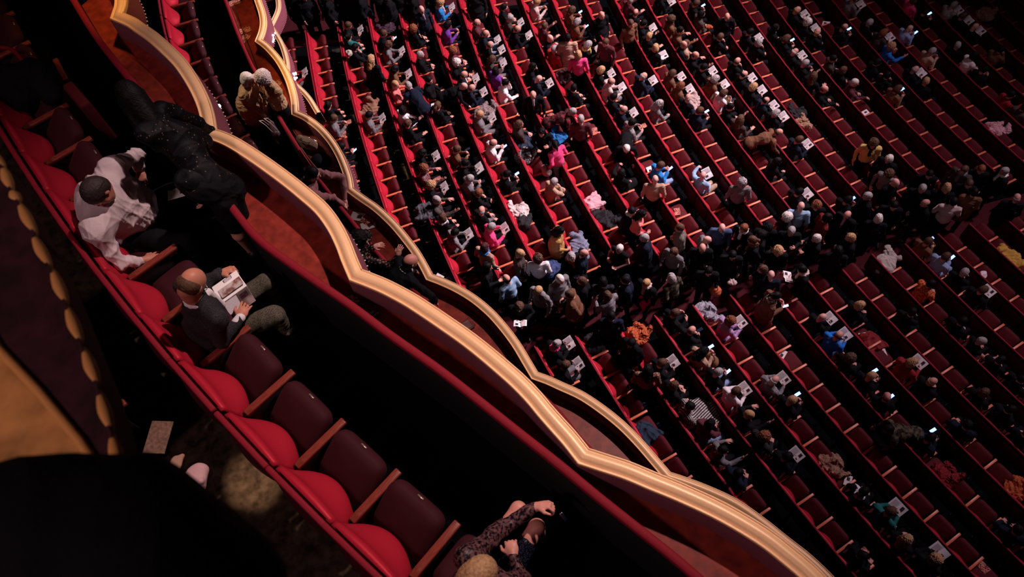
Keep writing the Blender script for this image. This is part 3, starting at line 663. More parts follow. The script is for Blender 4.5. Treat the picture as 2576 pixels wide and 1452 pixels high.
# slots of every stalls row: (row, section, n, location, facing)
SLOTS = []
for k in range(-2, 24):
    R = R0-PITCH*k
    for sec in ('up', 'lo'):
        st = math.degrees(SW/R)
        if sec == 'up': angs = [up_end(k)-st*(i+.5) for i in range(int((up_end(k)-top_lim(k))/st+.3))][::-1]
        else: angs = [lo_start(k)+st*(i+.5) for i in range(24)]
        n = 0
        for a in angs:
            p = rowpt(k, a)
            if in_view(p+Vector((0, 0, .7))):
                n += 1; SLOTS.append(dict(k=k, sec=sec, n=n, p=p, a=a, rz=math.radians(a)+math.pi, occ=None, d=(p-Vector((0, 0, CAMZ))).length))
CATALOG = """# tile x y pose dir hair(style+colour) top garment bottom held | words
A 40 155 r . Sn k jacket k w
A 120 305 h . Ud v cardigan k -
A 92 415 c . Sd k jacket k -
A 225 450 S UR Ly k coat k -
A 350 275 p . Sn k jacket k p
A 348 335 r . Mn g hoodie k w
A 430 505 r . Md o blouse k w
A 385 600 g . My s blouse k -
A 500 640 B UL Sg n suit n -
A 460 820 h . Md w shirt k -
A 503 888 g . Sn k suit k -
A 215 905 r . Sd g sweater o w
A 600 72 S DR Bn n suit n - |tie shirt glasses
A 600 195 h . Cr k jacket k - |shawl
A 620 450 h . Sg k jacket k -
A 700 565 h . Sd k coat k r
A 722 30 r . Cy b cardigan k w |scarf=c
A 765 190 p . Md u sweater k c
A 830 380 h . Cr m jacket k -
A 858 460 a . Cw k blouse k -
A 903 552 r . Fn n suit g w |shirt
A 925 655 B R Bn k suit k -
A 978 695 r . Fn n shirt n w
A 732 825 i . Pn k jacket k -
A 1010 882 r . Sy g coat g w
A 828 1130 p . Sn o sweater k c
A 552 1150 r . Md k cardigan k w
A 608 1280 g . Cr m patterned k r |sequin
A 620 1400 r . Cy k jacket k w
A 885 1265 r . Sd k suit k n
A 905 1345 p . Sg g suit k c |shirt
A 820 1412 g . Sg d patterned k - |tweed
A 1015 208 h . Fn m sweater k -
A 1045 282 r . Fn n sweater b w
A 1088 385 r . Fn k suit g w |shirt
A 1120 485 r . Mn d jacket g w
A 1142 590 i . Md u sweater k -
A 1185 655 c . Sd w shirt k -
A 1162 1112 p . Fn w shirt k p
A 1200 1268 p . Sd k suit k p |shirt
A 1278 150 r . Sg d jacket k w
A 1268 245 r . Fn k sweater k w
A 1512 160 g . Sn m blouse k -
A 1525 245 h . Bn k suit k r
A 1640 330 a . Sg r sweater k -
A 1702 290 S U Sd t leather k -
A 1742 195 p . Mg o fur k p
A 1695 85 p . Mn o jacket k p
A 1852 345 r . Mg k blouse k w |scarf=y
A 1782 400 S U My p sweater k -
A 1958 112 S DR Fn k coat k -
A 1985 322 S DL Sn m sweater k -
A 2165 48 g . Sg m sweater k -
A 2230 122 h . Fn k jacket k -
A 2178 178 S DR Sn o zigzag k -
A 2325 195 r . Sd k suit k w
A 2312 308 g . Sy k jacket k -
A 2400 352 h . My k jacket k w
A 2450 145 h . Cn o sweater k - |scarf=o
A 2488 212 g . Sd o blouse k -
A 2522 290 h . Mn t fur k -
A 2556 332 g . Fn k jacket k -
A 2420 20 r . Fn k sweater k w
A 2420 562 r . Mn o fur k w
A 2478 622 r . Mr o fur k w
A 2535 700 h . Fg k suit k -
A 2205 608 r . Fg n suit n w |shirt
A 2285 752 c . Lg g cardigan k -
A 1930 538 r . My k blouse c w
A 1990 650 r . Fn c jacket g w
A 2022 748 h . Sd k suit k -
A 2148 865 r . Fn n jacket k w
A 2165 960 r . Sd g patterned k r |sequin
A 2145 1118 B D Sw k suit k - |tie
A 2088 1318 a . Md k dress skin -
A 2360 1352 S U Bg t suit k -
A 2400 1308 p . Sn b jacket b p
A 1408 500 c . Md k jacket k -
A 1448 612 r . Bn n suit k w
A 1440 718 S D Fg k suit k - |tie shirt
A 1450 872 h . Mn d jacket k -
A 1728 622 h . Sd k suit k - |shirt
A 1740 855 B R Sg b jacket k - |multicolour
A 1800 900 S U Sg m sweater k -
A 1505 990 G D Ld k top k -
A 1605 1085 W UL Pd p sweater g -
A 1650 1348 c D Sg t sweater k -
A 1392 8 p . Sy c sweater k c
A 1245 12 h . Sd k suit k -
B 78 12 p . Sn k jacket k p
B 112 142 h . Md d patterned k - |tweed
B 340 118 S D Fn k coat k -
B 315 292 c . Sn k sweater k -
B 430 212 r . Sd k suit k w |shirt
B 462 262 c . Mg k jacket k -
B 15 332 h . Fg k suit k -
B 50 432 r . Sd k suit k w
B 108 542 r . Mg o scarf k w |scarf=o
B 178 612 r . Mn w cardigan k c
B 248 722 h . Sd k jacket k -
B 328 822 g . Ln d jacket k -
B 165 868 p . Sn n coat k p
B 345 432 c . Fn k suit k -
B 440 530 r . Fd k suit k w
B 515 680 r . My k jacket k w
B 570 782 r . Fd n suit k w
B 655 888 r . Mg k jacket k w
B 722 1012 B R Fn o suit k - |shirt=c
B 850 102 r . Fy k jacket k n
B 895 195 r . Cw k suit k w |shirt
B 630 192 h . Md k jacket k - |shirt
B 700 250 p . Mn k jacket k p
B 785 355 r . Fw k sweater k w
B 860 445 p . Sg k jacket k c
B 1018 300 c . Fy k suit k - |shirt
B 1175 220 p . Fn k suit k p |shirt
B 925 572 g . Ln k jacket k -
B 1025 625 a . Fn k sweater k -
B 1272 32 r . Fn g sweater k w
B 1098 402 h . Sd d suit k - |shirt
B 1270 470 h . Mn k jacket k -
B 1360 640 a . Sw m sweater k -
B 1435 238 r . Mr d jacket k w
B 1488 292 g . Cy b sweater k - |bright
B 1380 250 h . Sg k jacket k -
B 1412 502 c . Sd k jacket k -
B 1545 598 c . Sd k jacket k -
B 1592 690 p . Mn o patterned k p |tweed
B 1680 495 r . Fg k jacket k w
B 1785 600 h . Sy k jacket k -
B 1715 250 p . Bn b hoodie k p |pale
B 1800 370 p . Sg t sweater k c
B 1695 12 h . Mn p blouse k -
B 1775 42 p . Sd k jacket k p
B 2042 85 r . Sg z patterned k w |zebra
B 2145 148 r . Sn k jacket k w
B 2298 225 r . Bw k jacket k w
B 2085 328 h . Sg k jacket k -
B 2405 362 c . Sd o jacket k -
B 2132 415 c . Md w sweater k -
B 2285 508 p . Sd k jacket k -
B 2398 690 g . Sd r sweater k -
B 2530 770 h . Sd d patterned k - |tweed
B 1438 1092 S D Cn y jacket k - |scarf=k glasses
B 1560 1192 S DL Mw k coat k - |glasses
B 1552 1312 W DL Cn g sweater k - |glasses
B 1605 1382 S DR Bn k jacket k - |glasses
B 1868 1308 S D Sd k jacket k -
B 1812 1420 S D Sg k coat k -
B 1992 1412 S U My k jacket k -
B 2118 1288 S DL Sn d coat k - |scarf=g
B 2165 1382 S D Sn k jacket k -
B 2265 1202 h . Cn k jacket k -
B 2250 1282 S D Sr k jacket k -
B 2430 1282 S L Sg k coat k - |scarf=w
B 678 1272 c . Md k jacket k -
B 838 1392 r . Sd k suit k w
B 868 1112 r . Sn n jacket k w
B 145 1282 a . Bn k vest t w |bluesleeves
B 450 1372 S U Cg g jacket k -
C 395 60 c . Sr k jacket k -
C 205 240 h . Mn k jacket k - |scarf=w
C 392 290 r . Sd g jacket k w |tweed
C 630 210 i . Fg k shirt g -
C 718 368 r . Sg p jacket k w |down
C 640 478 S UR Mm t sweater k - |scarf=b
C 668 690 G R Md k jacket k -
C 1000 560 S R Sy d jacket k -
C 1172 585 S U Cn w shirt k -
C 1402 322 W R Ld y leather k - |gold
C 1512 590 G DR Mg k jacket k c |scarf=r
C 1640 560 S R Fn n jacket k -
C 2122 122 S DR Sd n suit n - |scarf=w
C 2222 158 W R Ld s jacket k - |glasses
C 2238 398 S L Sg n coat k - |glasses
C 1992 498 G DL Sw k top k - |bare
C 855 800 S UL Fd lb shirt k -
C 1172 930 S DL Sy g jacket k - |tweed
C 1398 822 S DR Sw g coat k -
C 1610 820 S L Mn k coat k -
C 1828 828 S U Md k patterned k - |tweed
C 2050 825 S L Sd n coat k - |glasses
C 2260 845 S DL Sy k coat k - |scarf=c
C 2515 790 W UL Mg z2 patterned k - |camo
C 985 1090 R D Mn k jacket k w
C 1490 970 W L Sn o fur k -
C 1870 962 G UL Mn g patterned k - |tweed
C 1912 1172 S U Sd n coat k -
G 1568 738 S L Sn g2 suit k - |tweed
G 1498 1010 S DL Mn g cardigan k -
G 2082 730 S D Bn b2 shirt k -
G 1902 882 S R Bn g jacket k -
G 1842 985 S D Fd k sweater k - |glasses
G 2342 728 S DL Mr k jacket k - |scarf=w
G 2208 1062 S D Sd k sweater k - |glasses
G 2440 882 W L Pn k jacket k - |furcollar
G 2540 805 S L Cd k jacket b -
G 1920 1250 S D Sd k jacket k -
E 782 188 S L Cw k jacket k -
E 892 112 S U Bn lb shirt k -
E 1015 100 S D Cr k jacket k -
E 1100 190 S R Md r2 sweater k -
E 820 298 G D Sg k sweater k -
E 1012 338 G L Mw k jacket k -
E 1245 168 S DL Fd k suit k - |shirt=l
E 1392 30 S L Sg k coat k -
E 1592 108 S D Sd k jacket k -
E 1482 188 S U Mw k coat k -
E 1832 80 S L Fd k jacket k -
E 2040 72 G U Sd c jacket k -
E 2205 -10 S U Sd o coat k -
E 2522 38 S U Fg k coat k -
E 640 275 S D Cd k jacket k -
E 1262 345 S L My k jacket k -
E 1182 430 S U Ld k coat k -
E 722 448 S D Cy k jacket k -
E 602 582 S L Mn k jacket k -
E 672 615 S U Bn n suit n -
E 905 580 R L Sd k jacket k w |scarf=c
E 1190 15 p . Sd k jacket k p |shirt
E 705 790 R R Pd o fur k p |zebrafur
E 262 992 r . Cr l sweater l w
E 28 1060 c . Fn k suit k c |tie
E 98 1235 p . Ld t jacket k p
E 252 1392 p . Sg k jacket b p
E 992 965 r . Bn k jacket k w
E 1098 1112 r . Fn b jacket b w |bright
E 1218 872 c . My k jacket k -
E 1252 1312 h . Cn k jacket k -
E 1832 752 c . Sd r patterned k - |orange
E 1920 500 p . Sn b jacket b p |pale
E 1832 412 p . Sn o jacket k p
E 2085 660 c . Sg k jacket k -
E 2165 742 r . Sn k jacket k w
E 2062 1012 h . Sd k jacket k -
E 2258 1102 a . Sg k top k - |bare
E 1658 925 c . Sd k jacket k -
E 1700 1358 r . My r sweater k n
E 2430 1335 h . Sd k jacket k -
E 1362 1422 p . Sy k jacket k p
K 650 32 r . Fw g jacket k w |tweed
K 790 165 p . Sy k jacket k p
K 340 92 r . Sn w shawl k w
K 30 205 h . Sd d jacket k - |striped
K 108 402 c . Md m sweater b -
K 310 560 g . Sd g blouse k -
K 425 755 h . Sd n coat k -
K 440 310 g . Sy k jacket k -
K 612 432 h . Cr k patterned k - |tweed
K 810 602 r . Sd k jacket k w
K 1488 98 a . Fn k suit k p
K 1818 30 c . Fy k suit k -
K 2165 18 h . Mn k jacket k -
K 2340 140 c . Sd k jacket k -
K 1560 330 B L Sd o patterned k - |olive
K 1812 482 p . Sd n sweater n p
K 1322 815 h . Sd k jacket k - |scarf=w
K 1472 978 r . Sn v sweater k n
K 1795 1312 r . Cy k jacket k n
K 1400 1400 h . Sd k jacket k r
K 1850 1440 h . Ly k jacket k -
K 2425 1100 h . Sd n jacket k -
K 2440 1205 r . Sd k jacket k w
K 2520 20 h . Sd k jacket k -
K 2480 320 h . Sd k jacket k -
K 2050 250 h . Sd n jacket k c
D 345 325 r . Ug k coat k w |scarf=p
D 1150 252 S DL Sd k leather k r
D 1398 472 r . Sn k jacket k w
D 1318 520 S U Ld o patterned k - |sequin
D 1530 668 h . Mn k jacket k -
D 590 695 r . Sn k jacket g w
D 1500 20 r . Sn k jacket k -
H 338 1258 h . Sd k jacket k -
H 20 800 r . Sn r jacket g w
H 590 1480 p . Sn g jacket k r
H 640 1720 p . Sd k jacket k p
T 2190 -40 S D Sd k coat k -
T 2290 -25 S DR Sd k coat k -
T 2390 -60 S L Sd k jacket k -
T 2470 -35 S R Sn k coat k -
T 2560 -60 S D Sd k coat k -
A 60 -50 S D Sd k coat k -
A 150 -40 S R Sd k coat k -
A 260 -60 S D Sd k jacket k -
A 330 -30 S L Sd k coat k -
A 420 -50 S D Sn k coat k -
A 540 -60 S R Sd k coat k -
A 680 -70 S D Sd k coat k -
A 1000 -50 S D Sd k coat k -
"""
OBJS = """# tile x y h kind colour | label
A 210 820 .75 coat t2 | tan brown coat heaped on an empty seat, second row of the balcony side
A 340 210 .75 coat pl | dark plum coat lying over a seat near the top left aisle
A 1095 845 .85 fur gf | grey-brown shaggy fur coat bundled on the seat beside a blond reader
A 1375 1180 .8 fur bf | dark grey streaked fur coat spread over a seat back
A 1660 575 .8 fur df | dark brown furry coat bundled on a seat beside a suited man
A 1540 1285 .75 bag be | pale beige handbag with black handles on a seat
A 1370 1070 .75 coat nv | navy puffy coat bundled beside the person with long dark hair
A 1625 1040 .8 coat bl | bright blue scarf or coat behind the pink-topped person
A 985 160 .66 book r | red and white programme lying on a seat near the top
A 670 725 .62 book r | red programme with pictures lying alone on a dark seat
A 1575 865 .64 book r | red programme on the armrest beside an empty tipped-up seat
A 1905 985 .7 book r | small red programme lying beside the maroon-sweatered person
A 985 555 .70 book r | red programme cover resting in the lap left of the suited reader
A 700 790 .95 book W | white folded paper perched on the seat back top
A 1300 860 .54 cloth w | small folded white cloth on a dark empty seat
A 2320 1280 .62 book W | white programme with black picture lying on a seat
A 2352 945 .56 book W | white card with dark picture on a flat lowered seat
A 900 1050 .3 cloth w | pale grey folded paper or cloth stuck between two rows
A 60 400 1.12 cloth w2 | round pale woollen hat held up beside the dark-capped person
C 985 130 .72 coat wc | rumpled white and grey blouse heaped on an empty red seat
C 1720 40 .75 coat pk | pale pink jacket bundled on a tipped seat
C 1590 470 .85 coat gb | grey-blue coat draped over the end seat by the aisle
C 1320 715 .85 coat nb | navy blue and yellow knitted garment near the aisle crowd
C 1020 235 .7 coat bk | black jacket lying on a seat below the white blouse
C 1850 190 .7 coat bk | black jacket covering a seat below the pale pink jacket
C 50 120 .95 coat gy | dark grey coat hanging over the end of the seat back
C 1655 155 .1 book W | white and brown programme dropped on the floor between rows
C 1850 470 .1 book W | crumpled white paper on the floor behind the fourth row
C 2575 130 .6 book r | red programme with faces lying on a bright red seat
C 2240 1045 .9 fur mg | bright magenta pink scarf hanging from an arm in the aisle
C 412 640 .54 cloth w | white folded cloth on a seat behind the beige jacket
C 180 790 .8 book W | large white open leaflet just above the gilded rail bend
D 480 600 .62 bag bk | black backpack with buckles on a seat by the gilded rail
D 1225 170 .8 fur or | rust orange knitted garment draped over a seat at the aisle
D 790 250 .7 coat bk | black coat left on the end seat of a lower row
D 1290 1150 .7 coat nv | navy coat lying on a seat just above the slim gilded rail
D 1860 930 .72 coat st | grey and black striped shawl spread across a reader's lap
D 1960 420 .74 bag br | brown leather bag held on a lap beside a lit phone
D 180 460 .7 book W | white programme glimpsed over the gilded rail at the first lower row
E 1540 520 .75 coat wg | pale beige coat folded on an end seat past the aisle
E 175 890 .85 fur gg | silvery grey fur coat piled on a seat at the aisle corner
E 245 735 .8 bag or | soft orange-brown leather handbag carried in the aisle crowd
E 2480 490 .8 coat ye | mustard yellow coat bundled at the far right edge
E 1370 1080 .62 book W | white open booklet lying over a red garment on a seat
E 1425 1120 .6 coat rd | red garment lying on the seat beneath white pages
E 1515 1215 .58 book W | white and violet leaflet lying on a dark seat
E 755 1220 .62 book W | white programme with a dark portrait resting on an armrest
E 380 680 .9 cloth be | tan tote bag hanging low in the aisle crowd
E 2270 620 .7 cloth w | small white folded paper far right beside the armrest
K 1120 590 .72 fur tn | tan and orange patterned coat heaped across a seat
K 1250 722 .62 book v | small white and violet card lying on a dark lap
K 1985 690 .72 fur rd | dark red and grey scarf bundle on a seat
K 2530 775 .72 fur or | orange-red patterned scarf lump at the right edge
K 2270 1375 .6 book r | red picture programme lying near the bottom right corner
K 1300 780 .9 cloth w | white scarf draped around dark clothes near the violet card
B 1375 850 .9 book W | white folded sheet balanced on top of a seat back
B 1085 175 .7 book W | white card with a dark corner on a seat near the top
B 910 945 .7 fur tn | tan patterned handbag lying on a seat in the upper right block
B 870 860 .75 coat bk | black shiny coat bundled behind the tan patterned bag
B 2370 985 .7 fur pk | pink and red patterned scarf heaped on a seat at right
B 85 755 .75 coat be | beige blouse bundled on a seat at a row end
B 205 205 .8 cloth or | small orange scarf beside the balding person in a black coat
B 345 765 .7 bag br | brown suede bag held on the lap of a dark-haired person
B 2290 110 1.0 fur tn | shaggy golden fur coat over a seat back at top right
B 1590 390 .7 cloth rd | red cloth beside the bright blue sweater
B 2120 1370 .1 cloth w | pale object on the floor near the standing crowd
H 590 1610 .75 book r | red programme held low beside the leftmost phone user
"""
# ---------------------------------------------------------------- stalls audience
COL = dict(k=(.0045, .0045, .0065), n=(.008, .012, .026), g=(.16, .15, .16), g2=(.10, .09, .07), w=(.80, .74, .76), r=(.30, .012, .02), r2=(.16, .006, .012),
           p=(.80, .06, .22), b=(.02, .20, .55), b2=(.05, .08, .17), t=(.42, .27, .19), o=(.14, .06, .03), u=(.13, .03, .26), v=(.01, .14, .13), m=(.09, .018, .028),
           l=(.42, .26, .48), c=(.55, .43, .40), lb=(.26, .42, .60), s=(.78, .20, .19), d=(.045, .03, .028), z=(.5, .45, .42), z2=(.3, .25, .17), y=(.62, .45, .14), x=(.3, .3, .3))
CNAME = dict(k='black', n='navy', g='grey', g2='olive-grey', w='white', r='red', r2='dark red', p='pink', b='blue', b2='denim blue', t='beige', o='brown', u='purple', v='teal green', m='maroon',
             l='lavender', c='cream', lb='pale blue', s='salmon', d='dark brown', z='black and white', z2='mottled', y='mustard')
HC = dict(g=(.34, .31, .31), w=(.66, .60, .56), n=(.085, .040, .022), d=(.005, .004, .0045), y=(.45, .26, .13), r=(.20, .06, .025), m=(.05, .012, .015))
HN = dict(g='grey', w='white', n='brown', d='dark', y='blond', r='auburn', m='dark red')
HS = dict(S='short-haired', M='bobbed', L='long-haired', C='curly', U='bun', P='ponytail', F='balding')
TILES = dict(A=(860, 0, 2.995), B=(1716, 0, 2.995), C=(1060, 500, 4), G=(1380, 420, 4.77), E=(1716, 484, 2.995), K=(1716, 968, 2.995), D=(1300, 800, 4), H=(740, 0, 4.77), T=(0, 0, 2.995), U=(860, 484, 2.995))
DIRS = dict(R=(1, 0), L=(-1, 0), U=(0, -1), D=(0, 1), UR=(.7, -.7), UL=(-.7, -.7), DR=(.7, .7), DL=(-.7, .7))
def cloth(c, words):
    if 'zebra' in words: return pattern('cloth_zebra', 'wave', (.02, .02, .02), (.7, .65, .6), 14)
    if 'zigzag' in words: return pattern('cloth_zigzag', 'wave', (.03, .015, .012), (.55, .2, .08), 16)
    if 'sequin' in words: return pattern('cloth_sequin_'+c, 'voro', (.5, .38, .36), COL[c], 60, .35)
    if 'tweed' in words: return pattern('cloth_tweed_'+c, 'noise', tuple(v*.55 for v in COL[c]), tuple(min(1, v*1.9+.03) for v in COL[c]), 90)
    if 'camo' in words or 'olive' in words or 'multicolour' in words: return pattern('cloth_mottle_'+c, 'noise', (.012, .012, .01), (.10, .08, .05) if 'multicolour' not in words else (.16, .02, .03), 12)
    if 'orange' in words: return pattern('cloth_orange', 'noise', (.25, .02, .01), (.7, .18, .06), 25)
    if 'striped' in words: return pattern('cloth_striped', 'stripe', (.03, .03, .03), (.55, .5, .48), 8)
    if 'bright' in words: return mat('cloth_bright_blue', (.01, .16, .60), .8, .2, 80)
    if 'pale' in words: return mat('cloth_pale_blue', (.26, .36, .58), .8, .2, 80)
    if 'gold' in words: return mat('cloth_gold_leather', (.40, .22, .07), .4, .2, 60)
    if 'fur' in words.split() or c == 'fur': return mat('cloth_fur', (.25, .15, .09), .9, .8, 40)
    return mat('cloth_'+c, COL[c], .85, .25, 90, sheen=0 if c in 'kn' else .1, spec=.12 if c in 'kn' else .3)
def garment_mat(c, garment, words):
    if garment == 'leather': words = words+' gold' if c == 'y' else words
    if garment == 'fur': return mat('fur_'+c, COL[c], .9, 1.0, 45, sheen=.3)
    return cloth(c, words)
def hairmat(c): return mat('hair_'+HN[c].replace(' ', '_'), HC[c], .6, .25 if c == 'd' else .5, 60, stretch=(1, 1, .25), var=.3, spec=.12 if c == 'd' else .25)
PAPER = mat('paper', (.86, .80, .80), .7)
PRINT = mat('printed_photo', (.035, .02, .03), .6, var=.0)
REDCOV = pattern('red_programme_cover', 'noise', (.12, .012, .012), (.75, .33, .26), 38, .45)
SCREEN = mat('phone_screen', (.3, .4, 1), .3, emit=((.16, .30, 1), 5.0))
PHONEB = mat('phone_body', (.02, .02, .025), .35)
def page_mesh(w, h, bend=.02, ang=.2, n=6):
    V = []; F = []
    for sd in (1, -1):
        b = len(V)
        for i in range(n+1):
            x = w*i/n; z = bend*math.sin(math.pi*i/n)+x*ang
            for yy in (-h/2, h/2): V.append((yy, sd*x, z))
        for i in range(n):
            q = [b+2*i, b+2*i+1, b+2*i+3, b+2*i+2]; F.append(q if sd < 0 else q[::-1])
        b2 = len(V); V += [(v[0], v[1], v[2]-.004) for v in V[b:b2]]; m = b2-b
        for i in range(n):
            q = [b2+2*i, b2+2*i+1, b2+2*i+3, b2+2*i+2]; F.append(q[::-1] if sd < 0 else q)
        F.append([b+2*n, b+2*n+1, b2+2*n+1, b2+2*n]); 
        for r_ in (0, 1): F += [[b+2*i+r_, b+2*i+2+r_, b2+2*i+2+r_, b2+2*i+r_] for i in range(n)]
    return V, F
OM = {}
OM['w'] = mk('pages', *page_mesh(.145, .215), PAPER, smooth=False, link=False)
OM['n'] = mk('pages', *page_mesh(.16, .225, .02, .1), PAPER, smooth=False, link=False)
OM['r'] = mk('cover', *rbox(.215, .145, .006, .001, 1), REDCOV, smooth=False, link=False)
OM['photo'] = mk('printed_photo', *rbox(.075, .06, .001, 0), PRINT, smooth=False, link=False)
OM['band'] = mk('text_block', *rbox(.16, .10, .001, 0), mat('printed_text', (.62, .56, .58), .7, bump=0, var=.35, scale=260), smooth=False, link=False)
OM['ph'] = mk('phone_case', *rbox(.14, .07, .009, .003, 2), PHONEB, link=False)
OM['sc'] = mk('screen', *rbox(.125, .062, .001, 0), SCREEN, smooth=False, link=False)
OM['scd'] = mk('screen', *rbox(.125, .062, .001, 0), mat('dark_screen', (.02, .03, .06), .1), smooth=False, link=False)
OM['wcov'] = mk('cover', *rbox(.215, .145, .005, .001, 1), PAPER, smooth=False, link=False)
OM['page_edge'] = mk('page_block', *rbox(.21, .14, .004, 0), PAPER, smooth=False, link=False)
USED = {}
def uniq(label):
    w = label.split()
    if len(w) > 16: label = ' '.join(w[:16])
    if label in USED:
        USED[label] += 1; print('DUP LABEL', label)
    USED[label] = 1; return label
def item(kind, loc, M3, label, variant=0, cat=None, group=None):
    nm = {'w': 'open_programme', 'n': 'newspaper', 'r': 'programme_booklet', 'p': 'smartphone', 'c': 'smartphone', 'W': 'programme_booklet'}[kind]
    o = empty(nm, loc); mt = M3.to_4x4(); mt.translation = loc; o.matrix_world = mt
    def ch(me, x=0, y=0, z=0):
        c = bpy.data.objects.new(me.name, me); C.objects.link(c); c.parent = o; c.location = (x, y, z); return c
    if kind in 'wn':
        ch(OM[kind]); s = .145 if kind == 'w' else .16
        b = ch(OM['band'], 0, s*.5, .036); b.rotation_euler = (.2, 0, 0)
        p = ch(OM['photo'], .04 if variant % 2 else -.04, -s*.5, .037); p.rotation_euler = (-.2, 0, 0)
    elif kind == 'r': ch(OM['r']); ch(OM['page_edge'], 0, 0, -.005)
    elif kind == 'W': ch(OM['wcov']); ch(OM['photo'], .03, 0, .003)
    else:
        ch(OM['ph']); ch(OM['sc'] if kind == 'p' else OM['scd'], 0, 0, .005)
    tag(o, uniq(label), cat or {'w': 'programme', 'n': 'newspaper', 'r': 'programme', 'W': 'programme'}.get(kind, 'phone'), group)
    return o
def frame(zv, xv):
    z = Vector(zv).normalized(); x = Vector(xv); x = (x-z*x.dot(z)).normalized(); y = z.cross(x)
    return Matrix(((x.x, y.x, z.x), (x.y, y.y, z.y), (x.z, y.z, z.z)))
def pxdir(x, y, d, h=.9):
    a = stall(x, y, h); b = stall(x+d[0]*20, y+d[1]*20, h); return math.atan2(b.y-a.y, b.x-a.x)
def build_person(key, loc, rz, top, garment, bottom, hair, words, skin, label, group, held=None, heldlabel=None, scale=1.0):
    bodyme = pmesh(key, 'body')
    o = mobj('person', bodyme, None, SKINS[skin], loc); o.rotation_euler = (0, 0, rz); o.scale = (scale,)*3
    st = key[0] in 'SWGRB'
    tk = 'bare' if 'bare' in words else ('coat' if (garment in ('coat', 'fur') or (garment == 'leather' and st)) else 'top')
    gm = garment_mat(top, garment, words)
    nmg = {'top': garment if garment not in ('patterned', 'leather', 'fur', 'shawl', 'dress', 'scarf') else 'jacket'}.get(tk, tk)
    def ch(part, m, nm=None):
        c = mobj(nm or PM.get((key, part), pmesh(key, part)).name, pmesh(key, part), o, m)
        if nm: c.name = nm
        return c
    t = ch(tk, gm if 'bluesleeves' not in words else cloth('lb', ''), {'suit': 'suit_jacket', 'vest': 'shirt'}.get(nmg, nmg if nmg != 'bare' else 'sleeveless_top'))
    if 'bluesleeves' in words: ch('bare', cloth('k', ''), 'waistcoat')
    if bottom != 'skin': ch('trousers', cloth(bottom, 'pale' if bottom == 'b' else ''), 'jeans' if bottom == 'b' else 'trousers')
    else: ch('skirt', cloth('k', ''), 'dress_skirt')
    ch('shoe0', mat('black_leather', (.006, .006, .007), .5)); ch('shoe1', mat('black_leather', (.006, .006, .007), .5))
    if hair[0] != 'B': ch('H'+hair[0], hairmat(hair[1]), 'hair')
    ch('eyes', None)
    if 'glasses' in words: ch('glasses', None)
    for w in words.split():
        if w.startswith('shirt'): ch('shirt', cloth(w[6:] if '=' in w else 'w', ''))
        if w.startswith('tie'): ch('shirt', cloth('w', '')); ch('tie', cloth('m', ''))
        if w.startswith('scarf'): ch('scarf', cloth(w[6:] if w[6:] else 'w', ''))
        if w == 'furcollar': ch('scarf', mat('fur_o', COL['o'], .9, 1.0, 45), 'fur_collar')
        if w == 'zebrafur': ch('scarf', cloth('z', 'zebra'), 'fur_collar')
    tag(o, uniq(label), 'person', group)
    if held and held != '-':
        J = POSES[key]; Rz = Matrix.Rotation(rz, 3, 'Z')
        mid = (J['WL']+J['WR'])/2; 
        if held in 'wn': pos = mid+A(.10, 0, .06); 
        elif held in 'rW': pos = mid+A(.10, 0, .05)
        else: pos = (J['WR'] if "'" not in key else J['WL'])+A(.09, .03, .06)
        if key[0] in 'hicga' and held in 'rW': pos = A(.30, 0, .635)
        if key[0] == 'S': pos = J['WL']+A(.05, 0, -.08)
        z = nrm(J['H']-pos)*.8+A(0, 0, .5) if held in 'wnp' else A(-.2, 0, 1)
        wl = Vector(loc)+Rz @ Vector(pos)*scale
        item(held, wl, frame(Rz @ Vector(z), Rz @ Vector((1, 0, 0))), heldlabel, variant=int(loc[0]*10))
    return o
CAT = []
for ln in CATALOG.strip().splitlines():
    if ln.startswith('#') or not ln.strip(): continue
    a, _, words = ln.partition('|'); t = a.split(); ox, oy, s_ = TILES[t[0]]
    CAT.append(dict(x=ox+float(t[1])/s_, y=oy+float(t[2])/s_, pose=t[3], dir=t[4], hair=t[5], top=t[6], g=t[7], bot=t[8], held=t[9], w=words.strip()))
rs = random.Random(5)
SEATED = 'rhpcga'
for c in CAT:
    c['seated'] = c['pose'] in SEATED or c['pose'] in 'iq'
    c['slot'] = None
    if c['seated']:
        p = stall(c['x'], c['y'], 1.2)
        rr = math.hypot(p.x-CX, p.y-CY); ang = math.degrees(math.atan2(p.y-CY, p.x-CX)) % 360
        k = int(round((R0-(rr+.33))/PITCH)); best = None
        for s_ in SLOTS:
            if s_['k'] == k and s_['occ'] is None:
                d = abs(math.radians(s_['a']-ang))*rr
                if best is None or d < best[0]: best = (d, s_)
        if best and best[0] < .68: best[1]['occ'] = c; c['slot'] = best[1]
        else:
            print('NOSLOT', round(c['x']), round(c['y']), k, round(ang, 1), best and round(best[0], 2)); c['slot'] = None; c['k'] = k; c['ang'] = ang
OB = []
for ln in OBJS.strip().splitlines():
    if ln.startswith('#'): continue
    a, _, lab = ln.partition('|'); t = a.split(); ox, oy, s_ = TILES[t[0]]
    x = ox+float(t[1])/s_; y = oy+float(t[2])/s_; h = float(t[3]); p = stall(x, y, h); rz = math.atan2(CY-p.y, CX-p.x)
    OB.append(dict(p=p, kind=t[4], col=t[5], lab=lab.strip(), rz=rz, h=h))
    if .5 < h < .88 and t[4] in ('coat', 'fur', 'bag', 'book'):
        b = min(SLOTS, key=lambda q: (q['p']+Vector((math.cos(q['rz']), math.sin(q['rz']), 0))*.33-Vector((p.x, p.y, q['p'].z))).length)
        if b['occ'] is None and (b['p']-p).length < 1.1: b['occ'] = 'thing'
